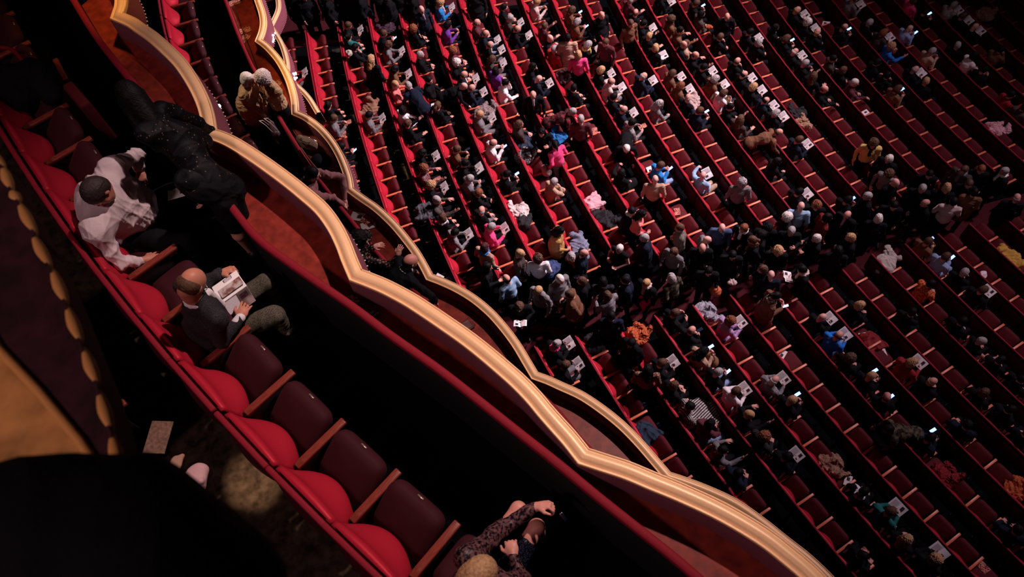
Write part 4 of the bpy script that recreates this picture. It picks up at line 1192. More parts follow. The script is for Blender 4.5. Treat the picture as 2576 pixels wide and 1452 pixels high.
def words_person(c):
    hs, hc = c['hair'][0], c['hair'][1]
    hd = 'bald' if hs == 'B' else ('balding' if hs == 'F' else ('curly '+HN[hc]+'-haired' if hs == 'C' else HN[hc]+'-haired'))
    if hs in 'LMUP': hd = {'L': 'long ', 'M': 'bobbed ', 'U': 'bun-wearing ', 'P': 'ponytailed '}[hs]+HN[hc]+'-haired'
    w = c['w']; g = c['g']
    cn = CNAME[c['top']]
    for a, b in (('zebra', 'zebra-striped'), ('zigzag', 'zigzag-patterned'), ('camo', 'mottled'), ('sequin', cn+' glittering'), ('tweed', cn+' tweed'), ('bright', 'bright blue'), ('gold', 'gold'), ('orange', 'orange patterned')):
        if a in w.split(): cn = b; break
    if g == 'patterned': g = 'top'
    if g == 'fur': g = 'fur jacket'
    if g == 'leather': g = 'leather jacket' if 'gold' in w else 'leather coat'
    return hd+' person in '+cn+' '+g
ACT = dict(r='reading', q='reading', p='looking down', h='hands in lap', i='hands in lap', c='leaning forward', g='gesturing', a='turned aside', S='standing', W='walking', G='standing talking', R='standing reading', B='bending over')
# numbering used in labels: counted among spectators actually in the picture
secname = {'up': '', 'lo': ' below the aisle'}
bykey = {}
for c in CAT:
    if c['slot']: bykey.setdefault((c['slot']['k'], c['slot']['sec']), []).append(c)
for (k, sec), L in bykey.items():
    L.sort(key=lambda c: c['slot']['n'])
    for i, c in enumerate(L): c['locs'] = ORD[k+2]+' row'+secname[sec]+', '+ORD[i]+' spectator down'
for cond, txt in ((lambda c: c['seated'], ' from left among those off the rows'), (lambda c: not c['seated'] and c['y'] < 5, ' from left along the top edge'), (lambda c: not c['seated'] and c['y'] >= 5, ' from left among those standing')):
    for i, c in enumerate(sorted([c for c in CAT if not c['slot'] and cond(c)], key=lambda c: c['x'])): c['locs'] = ORD[i]+txt
pk = ["r", "r'", "q", "q'"]; hk = ["h", "i", "h'", "i'"]
for i, c in enumerate(CAT):
    key = c['pose']
    if key == 'r': key = pk[(i*7) % 4]
    elif key == 'h': key = hk[(i*5) % 4]
    elif i % 2 and key in ('p', 'g', 'a', 'c', 'S', 'W', 'G', 'B'): key += "'"
    J = POSES[key]; sc_ = 1.0+((i*37) % 7-3)*.008
    if c['slot']:
        s_ = c['slot']; rz = s_['rz']; loc = s_['p']+Vector((math.cos(rz), math.sin(rz), 0))*.26
    elif c['seated']:
        rz = math.radians(c['ang'])+math.pi; p = stall(c['x'], c['y'], J['H'][2]); h = Matrix.Rotation(rz, 3, 'Z') @ Vector(J['H']); loc = Vector((p.x-h.x, p.y-h.y, 0))
    else:
        rz = pxdir(c['x'], c['y'], DIRS[c['dir']]); p = stall(c['x'], c['y'], J['H'][2]); h = Matrix.Rotation(rz, 3, 'Z') @ Vector(J['H']); loc = Vector((p.x-h.x, p.y-h.y, 0))
    loc.z = floor_z(loc.x, loc.y); c['loc'] = loc
    base = words_person(c)
    if not c['slot'] and not c['seated']: lab = base+' '+ACT[c['pose']]+', '+c['locs']
    else: lab = base+', '+c['locs']
    if len(lab.split()) > 16: lab = base+', '+c['locs']
    hl = {'w': 'open white programme held by person, ', 'n': 'wide newspaper sheet held by person, ', 'r': 'red programme booklet with person, ', 'p': 'lit blue phone held by person, ', 'c': 'dark phone or camera held by person, '}.get(c['held'], '')+c['locs']
    build_person(key, loc, rz, c['top'], c['g'], c['bot'], c['hair'], c['w'], (i*3) % 3 if c['hair'][0] != 'B' else 1, lab, 'audience in the stalls', c['held'], hl, sc_)
# seats
SLOTS.sort(key=lambda s: s['d'])
far = []
for i, s_ in enumerate(SLOTS):
    occ = s_['occ'] is not None
    if i < 262:
        lab = ('red velvet seat holding belongings, ' if s_['occ'] == 'thing' else 'red velvet seat under a spectator, ' if occ else 'empty tipped-up red velvet seat, ')+ORD[s_['k']+2]+' row'+secname[s_['sec']]+', '+ORD[s_['n']-1]+' seat down'
        make_seat(s_['p'], s_['rz'], occ, uniq(lab), 'stalls seats')
    else: far.append((s_, occ))
print('slots', len(SLOTS), 'occupied', sum(s['occ'] is not None for s in SLOTS), 'people', len(CAT))
if far:
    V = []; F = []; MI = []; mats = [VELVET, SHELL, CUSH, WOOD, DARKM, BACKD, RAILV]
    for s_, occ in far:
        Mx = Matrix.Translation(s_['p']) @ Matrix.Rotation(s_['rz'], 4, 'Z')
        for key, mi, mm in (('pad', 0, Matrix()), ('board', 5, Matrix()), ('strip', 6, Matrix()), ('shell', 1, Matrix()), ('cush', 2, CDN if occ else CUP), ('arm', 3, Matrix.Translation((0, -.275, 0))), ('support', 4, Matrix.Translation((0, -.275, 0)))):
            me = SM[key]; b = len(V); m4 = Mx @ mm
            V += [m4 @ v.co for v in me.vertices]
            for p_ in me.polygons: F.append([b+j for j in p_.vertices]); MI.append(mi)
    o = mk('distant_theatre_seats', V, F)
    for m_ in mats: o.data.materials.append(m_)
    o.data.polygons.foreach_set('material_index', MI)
    tag(o, 'remaining far rows of red velvet seats towards the dark upper right', 'seats', None, 'stuff')
# ---------------------------------------------------------------- coats, bags and programmes left in the stalls
OC = dict(t2=(.22, .11, .07), pl=(.035, .015, .03), gf=(.20, .15, .15), bf=(.05, .05, .055), df=(.05, .025, .03), be=(.42, .30, .28), nv=(.012, .025, .05), bl=(.01, .12, .35), w=(.75, .7, .7), w2=(.55, .5, .42),
          wc=(.60, .50, .48), pk=(.60, .32, .36), gb=(.17, .18, .26), nb=(.03, .05, .14), bk=(.010, .010, .013), gy=(.06, .06, .07), mg=(.75, .04, .22), br=(.20, .09, .04), wg=(.42, .37, .34), gg=(.28, .28, .33),
          ye=(.5, .3, .05), rd=(.20, .012, .015), tn=(.30, .17, .11), v=(.5, .45, .8), st=None)
OC['or'] = (.42, .09, .03)
def lump(kind, seed):
    r = np.random.RandomState(seed); P = []
    if kind == 'bag':
        P = [ell((0, 0, .0), (.13, .19, .12), k=.03), ell((0, 0, .03), (.10, .16, .12), k=.03)]
        return smesh('bag_body', P, .012, folds(.006, 14, seed))
    if kind == 'cloth':
        P = [ell((0, 0, 0), (.08, .11, .05), k=.03), cap((-.03, -.06, .01), (.07, .05, .02), .04, .03, .03)]
        return smesh('folded_cloth', P, .009, folds(.008, 24, seed))
    for i in range(7):
        a = r.uniform(-1, 1, 3)*(.20, .22, .08); b = a+r.uniform(-1, 1, 3)*(.18, .2, .07); P.append(cap(a, b, r.uniform(.05, .09), r.uniform(.04, .08), .05))
    P.append(ell((0, 0, -.03), (.24, .25, .09), k=.05))
    return smesh('garment', P, .013, folds(.013, 17 if kind == 'coat' else 30, seed))
LM = {}
for i, q in enumerate(OB):
    if q['kind'] == 'book':
        z = (-.2, 0, 1) if q['h'] > .2 else (0, 0, 1); Rz = Matrix.Rotation(q['rz'], 3, 'Z')
        a = i*2.4; k = 'r' if q['col'] == 'r' else 'W'
        item(k, q['p'], frame(Rz @ Vector(z), Rz @ Vector((math.cos(a), math.sin(a), 0))), q['lab'], variant=i, group='programmes left lying in the stalls'); continue
    key = (q['kind'], i % 3)
    if key not in LM: LM[key] = lump(q['kind'], 11+i)
    m = pattern('cloth_striped', 'stripe', (.03, .03, .03), (.55, .5, .48), 8) if q['col'] == 'st' else (mat('pile_fur_'+q['col'], OC[q['col']], .9, 1.0, 40, var=.6, sheen=.2) if q['kind'] == 'fur' else mat('pile_'+q['col'], OC[q['col']], .8, .3, 60))
    if q['kind'] == 'fur' and q['col'] == 'bf': m = pattern('fur_streaked', 'wave', (.02, .02, .022), (.24, .22, .23), 12)
    nm = 'coat'
    for kw in ('backpack', 'handbag', 'tote bag', 'bag', 'shawl', 'scarf', 'blouse', 'hat', 'jacket', 'coat', 'garment', 'cloth', 'paper', 'sheet'):
        if kw in q['lab']: nm = kw.replace(' ', '_'); break
    q['cat'] = {'backpack': 'bag', 'handbag': 'bag', 'tote_bag': 'bag', 'blouse': 'garment'}.get(nm, nm)
    if q['kind'] == 'bag':
        o = empty(nm, q['p'], q['rz']); b = mobj('bag_body', LM[key], o, m)
        mk('handle', *tube([(0, -.10, .08), (0, -.08, .18), (0, 0, .23), (0, .08, .18), (0, .10, .08)], .009, 8), mat('black_leather', (.01, .01, .012), .4), o)
    else:
        o = mobj(nm, LM[key], None, m, q['p']); o.rotation_euler = (0, 0, q['rz']+(i*1.3 % 3))
        if q['lab'].startswith('grey and black striped'): o.scale = (1.25, 1.1, .6)
        if q['kind'] == 'fur' and q['col'] == 'mg': o.scale = (.4, .4, 1.5)
        if 'hat' in q['lab']: o.scale = (1, 1, 1.6)
    tag(o, uniq(q['lab']), q['cat'])
# ---------------------------------------------------------------- balcony seating
class Row:
    def __init__(s, c, d, n, q, zf): s.c, s.d, s.n, s.q, s.zf = Vector((*c, 0)), Vector((*d, 0)), Vector((*n, 0)), q, zf
    def pt(s, t, off=0):
        v = s.q[0]*t*t+s.q[1]*t+s.q[2]; p = s.c+s.d*t+s.n*(v+off); p.z = s.zf; return p
    def rz(s, t):
        f = s.n-s.d*(2*s.q[0]*t+s.q[1]); return math.atan2(f.y, f.x)
B1 = Row((-2.63942, 2.93676), (.59187603, -.80602901), (.80602901, .59187603), (.01968072, .00149198, -.04993213), 10.38)
B1b = Row((-2.63942, 2.93676), (.59187603, -.80602901), (.80602901, .59187603), (.01968072, .00149198, -.04993213-.93), 10.60)
B2 = Row((-4.90011, 10.33937), (.30517084, -.95229762), (.95229762, .30517084), (.03826391, .01237225, -.06676014), 6.15)
arms1 = [-4.9, -4.35, -3.8, -3.26, -2.715, -2.171, -1.638, -1.106, -.573, -.04, .492, 1.053, 1.625, 2.154, 2.695, 3.24, 3.79]
lab1 = {2: 'sixth seat above the pale-shirted person', 1: 'seventh seat above the pale-shirted person', 3: 'fifth seat above the pale-shirted person', 4: 'fourth seat above the pale-shirted person', 5: 'third seat above the pale-shirted person', 6: 'second seat above the pale-shirted person', 7: 'directly above the pale-shirted person', 8: 'under the pale-shirted person', 9: 'between the pale-shirted person and the reader', 10: 'under the bald reader with a magazine', 11: 'first empty seat below the bald reader', 12: 'second empty seat below the bald reader', 13: 'third empty seat below the bald reader', 14: 'empty, two places above the lace-dressed person', 15: 'empty, beside the lace-dressed person', 16: 'under the blond lace-dressed person'}
arms1 = [arms1[0]-.55]+arms1
for i, a in enumerate(arms1[1:], 1):
    t = (a+arms1[i-1])/2
    make_seat(B1.pt(t), B1.rz(t), i in (8, 9, 10, 16), uniq('near balcony red velvet seat, '+lab1.get(i, 'topmost visible, by the dark corner')), 'front row seats of the upper balcony', plate=True)
for j, i in enumerate((9, 10, 11)):
    t = (arms1[i]+arms1[i-1])/2
    make_seat(B1b.pt(t), B1b.rz(t), False, uniq(ORD[j]+' dim red seat of the row behind, beside the gilded blurred edge'), 'second row seats of the upper balcony', plate=True)
arms2 = [-1.449-.555*5+.555*i for i in range(5)]+[-1.449, -.871, -.321, .196, .713, 1.292, 1.85, 2.4, 2.95, 3.5]
for i in range(1, len(arms2)):
    t = (arms2[i]+arms2[i-1])/2; p = B2.pt(t)
    if in_view(p, 60) or 1:
        x, y = proj(p+Vector((0, 0, .6)))
        if -40 < y < 520: make_seat(p, B2.rz(t), i == 4, uniq('middle balcony red velvet seat, '+ORD[i-1]+' from the top of its row'), 'front row seats of the middle balcony', plate=True)

# ---------------------------------------------------------------- people on the balconies
def local(loc, rz):
    R = Matrix.Rotation(-rz, 3, 'Z'); l = Vector(loc)
    return lambda x, y, z: np.array(R @ (at(x, y, z)-l))
def figure(loc, rz, J, label, topm, top='jacket', h=.0055, botm=None, bottom='trousers', hair=('S', 'd'), fat=1.0, skin=SKIN, sleeves=1, extras=(), topn=(.005, 14), coat=False, hm=None, extra=()):
    o = mobj('person', smesh('body', body(J), h), None, skin, loc); o.rotation_euler = (0, 0, rz)
    mobj(top, smesh(top, topg(J, fat, sleeves, coat)+list(extra), h*1.4, folds(topn[0], topn[1], 21)), o, topm)
    if bottom == 'trousers': mobj('trousers', smesh('trousers', bottomg(J), .008, folds(.005, 13, 4)), o, botm)
    elif bottom == 'dress': mobj('dress_skirt', smesh('dress_skirt', bottomg(J, shorts=True), .008, folds(.005, 13, 4)), o, botm)
    for e_ in (0, 2): mobj('shoe', smesh('shoe', shoes(J)[e_:e_+2], .008), o, mat('black_leather', (.006, .006, .007), .5))
    if hair[0] != 'B': mobj('hair', smesh('hair', hairp(J, hair[0]), .005, folds(.004 if hair[0] == 'C' else .0008, 60, 6)), o, hm or hairmat(hair[1]))
    v, f = eyesp(J); mk('eyes', v, f, DARKM, o)
    if 'glasses' in extras: v, f = glassesp(J); mk('glasses', v, f, mat('silver_frame', (.7, .7, .75), .2, metal=1), o)
    s = nrm(J['SL']-J['SR']); up = nrm(J['C']-J['P']); fw = nrm(np.cross(s, up))
    if 'collar' in extras:
        n = J['N']+np.array((0, 0, .01)); pts = [n+(fw*math.cos(t)*.068+s*math.sin(t)*.066) for t in np.linspace(0, 2*math.pi, 13)]
        mobj('shirt_collar', smesh('shirt_collar', [cap(pts[i], pts[i+1], .016, .016, .01) for i in range(12)]+[cap(J['N']+fw*.09, J['C']+fw*.13, .035, .03, .02)], .006), o, cloth('w', ''))
    if 'cuffs' in extras:
        for w in 'LR':
            d = nrm(J['W'+w]-J['E'+w]); mobj('shirt_cuff', smesh('shirt_cuff', [cap(J['W'+w]-d*.03, J['W'+w]+d*.012, .036, .036, .004)], .005), o, cloth('w', ''))
    tag(o, uniq(label), 'person'); return o
SUIT = pattern('grey_wool', 'noise', (.014, .013, .016), (.035, .032, .038), 140)
# the bald reader
t = .226; loc = B1.pt(t, .27); rz = B1.rz(t); L = local(loc, rz)
H = L(483, 714, 11.60); N = H+A(-.05, .0, -.16); bk = L(590, 741, 11.06)
hf = nrm(bk-H)
J = sit(.1, 0, .5, N=N, C=N+A(-.02, 0, -.19), SL=N+A(0, .20, -.05), SR=N+A(.02, -.20, -.05), H=H, hf=hf, hu=A(.5, 0, 1),
        EL=L(500, 716, 11.16), WL=L(553, 690, 11.13), ER=L(556, 856, 11.12), WR=L(602, 803, 11.12),
        hL=dict(d=L(592, 672, 11.14)-L(553, 690, 11.13), n=A(.3, -.4, -1), c=.75), hR=dict(d=L(626, 752, 11.12)-L(602, 803, 11.12), n=A(0, .5, -1), c=.3),
        KL=L(668, 712, 10.96), KR=L(694, 792, 10.96))
for a_ in 'LR': J['A'+a_] = J['K'+a_]+A(.0, 0, -.44); J['T'+a_] = J['A'+a_]+A(.14, 0, -.05)
J = vec(J)
figure(loc, rz, J, 'bald elderly person in dark grey suit and glasses reading a magazine, nearest balcony', SUIT, 'suit_jacket', botm=pattern('olive_wool', 'noise', (.05, .045, .035), (.12, .105, .075), 120), hair=('F', 'n'), extras=('glasses', 'collar', 'cuffs'), topn=(.007, 13), skin=mat('warm_skin', (.55, .22, .14), .45, .05, 200))
# his open magazine
c0 = at(590, 741, 11.10); sp = (at(551, 772, 11.08)-at(621, 721, 11.12)).normalized(); hv = (at(483, 714, 11.6)-c0).normalized()
mz = frame(hv*.7+Vector((0, 0, .8)), sp)
o = empty('magazine', c0); m4 = mz.to_4x4(); m4.translation = c0; o.matrix_world = m4
mk('open_pages', *page_mesh(.155, .22, .016, .10, 10), PAPER, o, smooth=True)
def flat(nm, w, h, x, y, z, m, rx=0):
    q = mk(nm, *rbox(w, h, .0008, 0), m, o, smooth=False); q.location = (x, y, z); q.rotation_euler = (rx, 0, 0); return q
tx = mat('fine_print', (.60, .54, .58), .7, var=.4, scale=420, stretch=(.3, 3, 1))
flat('text_block', .11, .12, .045, .082, .0255, tx, .09); 
flat('printed_photo', .06, .05, -.06, .065, .0245, mat('photo_dark', (.04, .012, .02), .5, var=.9, scale=45), .12)
flat('portrait_photo', .19, .07, -.01, -.055, .0240, pattern('portrait_print', 'noise', (.30, .13, .11), (.72, .62, .60), 16), -.10)
flat('framed_text', .07, .036, -.02, -.125, .0225, mat('print_frame', (.03, .02, .02), .6), -.05); flat('framed_text_panel', .062, .029, -.02, -.125, .0235, tx, -.05)
tag(o, uniq('open illustrated magazine on the lap of the bald suited reader'), 'magazine')
# the person in the white shirt
t = -.84; loc = B1.pt(t, .27); rz = B1.rz(t); L = local(loc, rz)
H = L(246, 484, 11.60)
J = sit(0, -.6, .3, P=L(308, 555, 10.95), C=L(272, 512, 11.22), N=L(252, 505, 11.45), SL=L(284, 425, 11.38), SR=L(244, 580, 11.38), H=H, hf=nrm(L(262, 575, 11.38)-H), hu=A(.2, .3, 1),
        EL=L(343, 388, 11.24), WL=L(352, 428, 11.05), ER=L(302, 662, 11.12), WR=L(362, 655, 11.03), hL=dict(d=L(364, 475, 10.98)-L(352, 428, 11.05), n=A(0, 0, -1), c=.7), hR=dict(d=L(402, 640, 10.98)-L(362, 655, 11.03), n=A(0, 0, -1), c=.2, s=1.8),
        HL=L(330, 530, 10.93), HR=L(330, 600, 10.93), KL=L(440, 480, 10.95), KR=L(470, 610, 10.95))
for a_ in 'LR': J['A'+a_] = J['K'+a_]+A(.0, 0, -.44); J['T'+a_] = J['A'+a_]+A(.14, -.05, -.05)
J = vec(J)
figure(loc, rz, J, 'heavy dark-haired person in rumpled pale shirt seated turned aside, nearest balcony', mat('pale_shirt', (.62, .50, .52), .7, .25, 50), 'shirt', botm=cloth('k', ''), hair=('S', 'n'), fat=1.5, topn=(.006, 21), extra=[cap(J['N']+A(-.02, 0, -.08), J['C'], .15, .22, .06), cap(J['SL'], J['C'], .11, .18, .06), cap(J['SR'], J['C'], .11, .18, .06), cap(J['C'], J['P'], .23, .21, .06), ell(J['C']+A(.10, -.04, -.10), (.22, .24, .2), k=.08)], extras=('collar',), skin=mat('ruddy_skin', (.50, .19, .13), .5, .05, 200), hm=mat('hair_near_black', (.03, .02, .018), .6, .6, 60))
item('W', at(455, 482, 11.02), frame((0, .2, 1), (1, .2, 0)), 'pale folded sheet beside the hand of the person in the pale shirt', cat='paper')
# the blond woman in lace
t = 3.02; loc = B1.pt(t, .27); rz = B1.rz(t); L = local(loc, rz)
LACE = pattern('black_lace', 'noise', (.004, .004, .007), (.14, .06, .065), 55, .35)
H = L(1207, 1448, 11.58)
J = sit(.15, 0, .8, H=H, N=H+A(-.06, 0, -.15), C=H+A(-.06, 0, -.36), SL=L(1175, 1405, 11.40), SR=L(1268, 1478, 11.38), hf=A(.6, -.1, -.75), hu=A(.8, 0, .6),
        EL=L(1262, 1330, 11.14), WL=L(1346, 1276, 11.16), ER=L(1312, 1452, 11.14), WR=L(1291, 1404, 11.16), KL=L(1304, 1282, 10.98), KR=L(1350, 1326, 10.98),
        hL=dict(d=L(1400, 1266, 11.18)-L(1346, 1276, 11.16), n=A(.3, -1, -.5), c=.95), hR=dict(d=L(1284, 1362, 11.16)-L(1291, 1404, 11.16), n=A(0, 0, -1), c=1.15))
for a_ in 'LR': J['A'+a_] = J['K'+a_]+A(.02, 0, -.44); J['T'+a_] = J['A'+a_]+A(.14, 0, -.05)
J = vec(J)
figure(loc, rz, J, 'blond person in sequined black lace dress with bare knees, bottom edge of nearest balcony', LACE, 'lace_top', botm=pattern('black_sequins', 'voro', (.03, .04, .09), (.004, .004, .008), 110, .3), bottom='dress', hair=('M', 'y'), skin=mat('rosy_skin', (.66, .28, .22), .45, .05, 200))
a = at(1410, 1290, 11.10); b = at(1424, 1310, 11.06); q = mk('lipstick_case', *rbox((b-a).length, .022, .016, .005, 2), mat('silver_frame', (.7, .7, .75), .2, metal=1)); q.matrix_world = Matrix.Translation((a+b)/2) @ (b-a).to_track_quat('X', 'Z').to_matrix().to_4x4()
tag(q, uniq('small silver case pinched in the fingers of the lace-dressed person'), 'case')
# the standing woman in black
loc = B1.pt(-.50, .93); rz = math.atan2(B1.n.y*.25-B1.d.y, B1.n.x*.25-B1.d.x); L = local(loc, rz)
H = L(325, 242, 11.84)
J = stand(.6, 0, 0, .05, H=H, N=H+A(-.10, 0, -.12), C=L(440, 345, 11.55)*A(1, 1, 1), P=L(545, 480, 11.28), SL=L(395, 335, 11.68), SR=L(405, 275, 11.66), hf=A(.7, .4, -.5), hu=A(.5, 0, .8),
          EL=L(470, 415, 11.42), WL=L(502, 478, 11.20), ER=L(480, 300, 11.40), WR=L(530, 330, 11.15), hL=dict(d=L(512, 510, 11.1)-L(502, 478, 11.2), n=A(0, 1, 0), c=.5),
          HL=L(560, 510, 11.2), HR=L(575, 480, 11.2), KL=L(600, 590, 10.85), KR=L(615, 560, 10.85), AL=L(632, 630, 10.48), AR=L(650, 615, 10.48))
for a_ in 'LR': J['T'+a_] = J['A'+a_]+A(.14, 0, -.04)
J = vec(J)
figure(loc, rz, J, 'long dark-haired person in black lace dress standing bent over, nearest balcony', pattern('dark_lace', 'fleck', (.16, .09, .075), (.003, .003, .005), 30, .6), 'lace_top', botm=cloth('k', ''), bottom='dress', hair=('L', 'd'))
# people on the middle balcony
FURM = mat('tan_fur_coat', (.50, .32, .17), .9, 1.0, 60, sheen=.4, var=.15); WFUR = mat('white_fur', (.78, .64, .58), .9, 1.0, 70, sheen=.5)
def standing(px, py, zf, zh, tx_, ty, label, m, **kw):
    p = at(px, py, zf+zh); a = at(px+tx_, py+ty, zf+zh); rz = math.atan2(a.y-p.y, a.x-p.x); J = stand(kw.pop('lean', .1), kw.pop('hd', .2), kw.pop('look', 0)); J.update(EL=J['SL']+A(-.03, .07, -.27), ER=J['SR']+A(-.03, -.07, -.27)); J.update(WL=J['EL']+A(.16, -.02, -.18), WR=J['ER']+A(.16, .02, -.18))
    sc_ = 1.0; h = Matrix.Rotation(rz, 3, 'Z') @ Vector(J['H']); loc = Vector((p.x-h.x, p.y-h.y, zf)); L = local(loc, rz)
    for k, v in kw.pop('J', {}).items(): J[k] = L(*v) if isinstance(v, tuple) and len(v) == 3 else v
    for w in 'LR':
        if 'd'+w in kw: J['h'+w] = dict(d=L(*kw['d'+w])-J['W'+w], n=A(0, 0, -1), c=.3); kw.pop('d'+w)
    return figure(loc, rz, vec(J), label, m, h=.007, **kw)
standing(620, 191, 6.15, 1.60, 40, 8, 'white-haired person in tan fur coat holding bag straps, middle balcony', FURM, top='fur_coat', coat=True, botm=cloth('k', ''), hair=('M', 'w'), lean=.25, fat=1.1, topn=(.004, 34), J=dict(ER=(632, 262, 7.25), WR=(657, 284, 7.12)))
standing(660, 199, 6.15, 1.58, -30, 22, 'person in fluffy white hat and tan fur coat, embracing another, middle balcony', FURM, top='fur_coat', botm=cloth('k', ''), hair=('C', 'w'), hm=WFUR, lean=.0, hd=.45, fat=.92, topn=(.004, 34), J=dict(EL=(684, 228, 7.36), WL=(668, 214, 7.45)))
standing(789, 443, 6.15, 1.45, 60, -5, 'dark-haired person in mauve sweater leaning on the middle balcony rail', mat('mauve_knit', (.24, .10, .10), .85, .5, 120, sheen=.3), top='sweater', botm=cloth('k', ''), hair=('U', 'd'), lean=.35, topn=(.006, 14), J=dict(EL=(862, 446, 7.25), WL=(867, 500, 7.02), ER=(838, 500, 7.2), WR=(862, 515, 7.0)))
standing(910, 607, 6.15, 1.50, 60, 20, 'dark-haired person in black lace gesturing with both hands, middle balcony', pattern('copper_lace', 'voro', (.22, .09, .06), (.006, .005, .007), 30, .5), top='lace_top', botm=cloth('k', ''), hair=('C', 'd'), lean=.2, J=dict(EL=(918, 650, 7.35), WL=(938, 622, 7.45), ER=(985, 668, 7.3), WR=(1001, 645, 7.4)), dL=(965, 612, 7.5), dR=(1006, 622, 7.5))
standing(1030, 650, 6.15, 1.52, 50, -25, 'bald person in black suit seen from behind at the middle balcony rail', cloth('k', ''), top='suit_jacket', botm=cloth('k', ''), hair=('F', 'd'), lean=.55, fat=1.15, extras=('collar',), skin=mat('rosy_skin', (.66, .28, .22), .45, .05, 200), J=dict(EL=(1010, 690, 7.2), ER=(1085, 745, 7.2), WR=(1095, 760, 7.0)))

# ---------------------------------------------------------------- things on the balcony ledges
def flatprog(px, py, z, a, label, kind='r', tilt=(0, 0, 1)):
    return item(kind, at(px, py, z+.008), frame(tilt, (math.cos(a), math.sin(a), 0)), label, group='programmes on the balcony ledges')
for (px, py, a, k, lb) in [(590, 6, .3, 'r', 'red programme at the very top of the middle balcony ledge'), (616, 76, .25, 'r', 'red programme on the middle ledge, second from the top'), (615, 97, .9, 'r', 'red programme on the middle ledge beside the velvet rail, third down'),
                      (692, 214, .7, 'r', 'red programme on the lit orange ledge behind the fluffy hat'), (900, 545, -.4, 'W', 'white programme on the ledge above the gesturing person'), (925, 556, -.8, 'r', 'red programme with faces among the ledge stack'), (926, 567, .2, 'W', 'white leaflet lowest in the ledge stack')]:
    flatprog(px, py, 6.765, a, lb, k)
# programme with printed title on the nearest ledge
p = at(910, 776, 10.93); o = empty('programme_booklet', p); ax = (at(940, 800, 10.93)-at(905, 765, 10.93)).normalized()
m4 = frame((0, 0, 1), ax).to_4x4(); m4.translation = p; o.matrix_world = m4
for i, (x, y, a) in enumerate(((-.055, -.02, .25), (.045, .015, -.1))):
    q = mk('cover' if i else 'photo_cover', *rbox(.20, .13, .006, .001, 1), mat('wine_cover', (.09, .02, .018), .35) if i else REDCOV, o, smooth=False); q.location = (x, y, .004+i*.007); q.rotation_euler = (0, 0, a)
tc = bpy.data.curves.new('printed_title', 'FONT'); tc.body = 'Met\nOpera'; tc.size = .032; tc.align_x = 'CENTER'; tc.extrude = .0004; tc.materials.append(mat('title_ink', (.75, .6, .5), .6))
tob = bpy.data.objects.new('printed_title', tc); C.objects.link(tob); tme = bpy.data.meshes.new_from_object(tob); bpy.data.objects.remove(tob); to = bpy.data.objects.new('printed_title', tme); C.objects.link(to); to.parent = o; to.location = (.10, .025, .0152); to.rotation_euler = (0, 0, math.pi*.5-.1)
tag(o, uniq('dark red programme booklets with white title on nearest ledge by the velvet rail'), 'programme')
# small black opera-glass cases, handbag, hat and glass tray
o = mk('glasses_case', *rbox(.11, .10, .05, .015, 3), mat('black_plastic', (.01, .01, .011), .4)); o.location = at(713, 262, 6.79); o.rotation_euler = (0, 0, .3); tag(o, uniq('small black box on the lit ledge of the middle balcony'), 'case')
o = mk('glasses_case', *rbox(.10, .06, .045, .015, 3), mat('black_plastic', (.01, .01, .011), .4)); o.location = at(696, 268, 6.79); o.rotation_euler = (0, 0, 1.); tag(o, uniq('flat black pouch beside the black box, under the fur sleeves'), 'case')
o = empty('handbag', at(775, 362, 6.88), .9); mobj('bag_body', smesh('bag_body', [ell((0, 0, 0), (.11, .19, .09), k=.03), cap((0, -.15, .02), (0, .15, .02), .07, .07, .03)], .008, folds(.006, 14, 2)), o, mat('olive_leather', (.16, .10, .065), .5, .4, 25))
mk('zip', *tube([(.06, -.16, .075), (.07, 0, .09), (.06, .16, .075)], .006, 6), mat('silver_frame', (.7, .7, .75), .2, metal=1), o); mk('handle', *tube([(0, -.1, .08), (-.06, -.07, .13), (-.08, 0, .15), (-.06, .07, .13), (0, .1, .08)], .008, 6), mat('black_leather', (.01, .01, .012), .4), o)
tag(o, uniq('brown leather handbag with silver zip on the middle balcony ledge'), 'bag')
o = mobj('hat', smesh('hat', [ell((0, 0, 0), (.12, .12, .07), k=.03), ell((0, 0, -.04), (.17, .17, .015), k=.02)], .008), None, cloth('k', ''), at(803, 402, 6.84)); tag(o, uniq('round black hat resting on the ledge below the brown handbag'), 'hat')
o = empty('handbag', at(692, 330, 6.95), .4); mobj('bag_body', smesh('bag_body', [cap((0, -.13, .05), (0, .13, .05), .05, .05, .03), cap((0, -.15, -.12), (0, .15, -.12), .07, .07, .03), ell((0, 0, -.04), (.06, .17, .13), k=.03)], .008, folds(.005, 14, 2)), o, mat('dark_mauve_leather', (.06, .035, .04), .4))
for s_ in (-.04, .04): mk('strap', *tube([Vector(v) for v in ((s_, -.10, .07), (s_-.05, -.06, .25), (s_-.1, 0, .33), (s_-.05, .06, .25), (s_, .10, .07))], .007, 6), mat('cream_strap', (.45, .36, .33), .5), o)
tag(o, uniq('dark mauve tote bag hanging from the hand of the fur-coated person'), 'bag')
GL = mat('clear_glass', (.9, .75, .75), .08, spec=.8); GL.node_tree.nodes['Principled BSDF'].inputs['Transmission Weight'].default_value = .9
o = empty('glass_box', at(1178, 818, 6.80), .5)
for (x, y, sx, sy) in ((-.07, 0, .004, .14), (.07, 0, .004, .14), (0, -.07, .14, .004), (0, .07, .14, .004)):
    q = mk('glass_side', *rbox(sx, sy, .06, 0), GL, o, smooth=False); q.location = (x, y, .03)
q = mk('glass_base', *rbox(.14, .14, .004, 0), GL, o, smooth=False); tag(o, uniq('small clear glass tray on the middle balcony ledge'), 'tray')
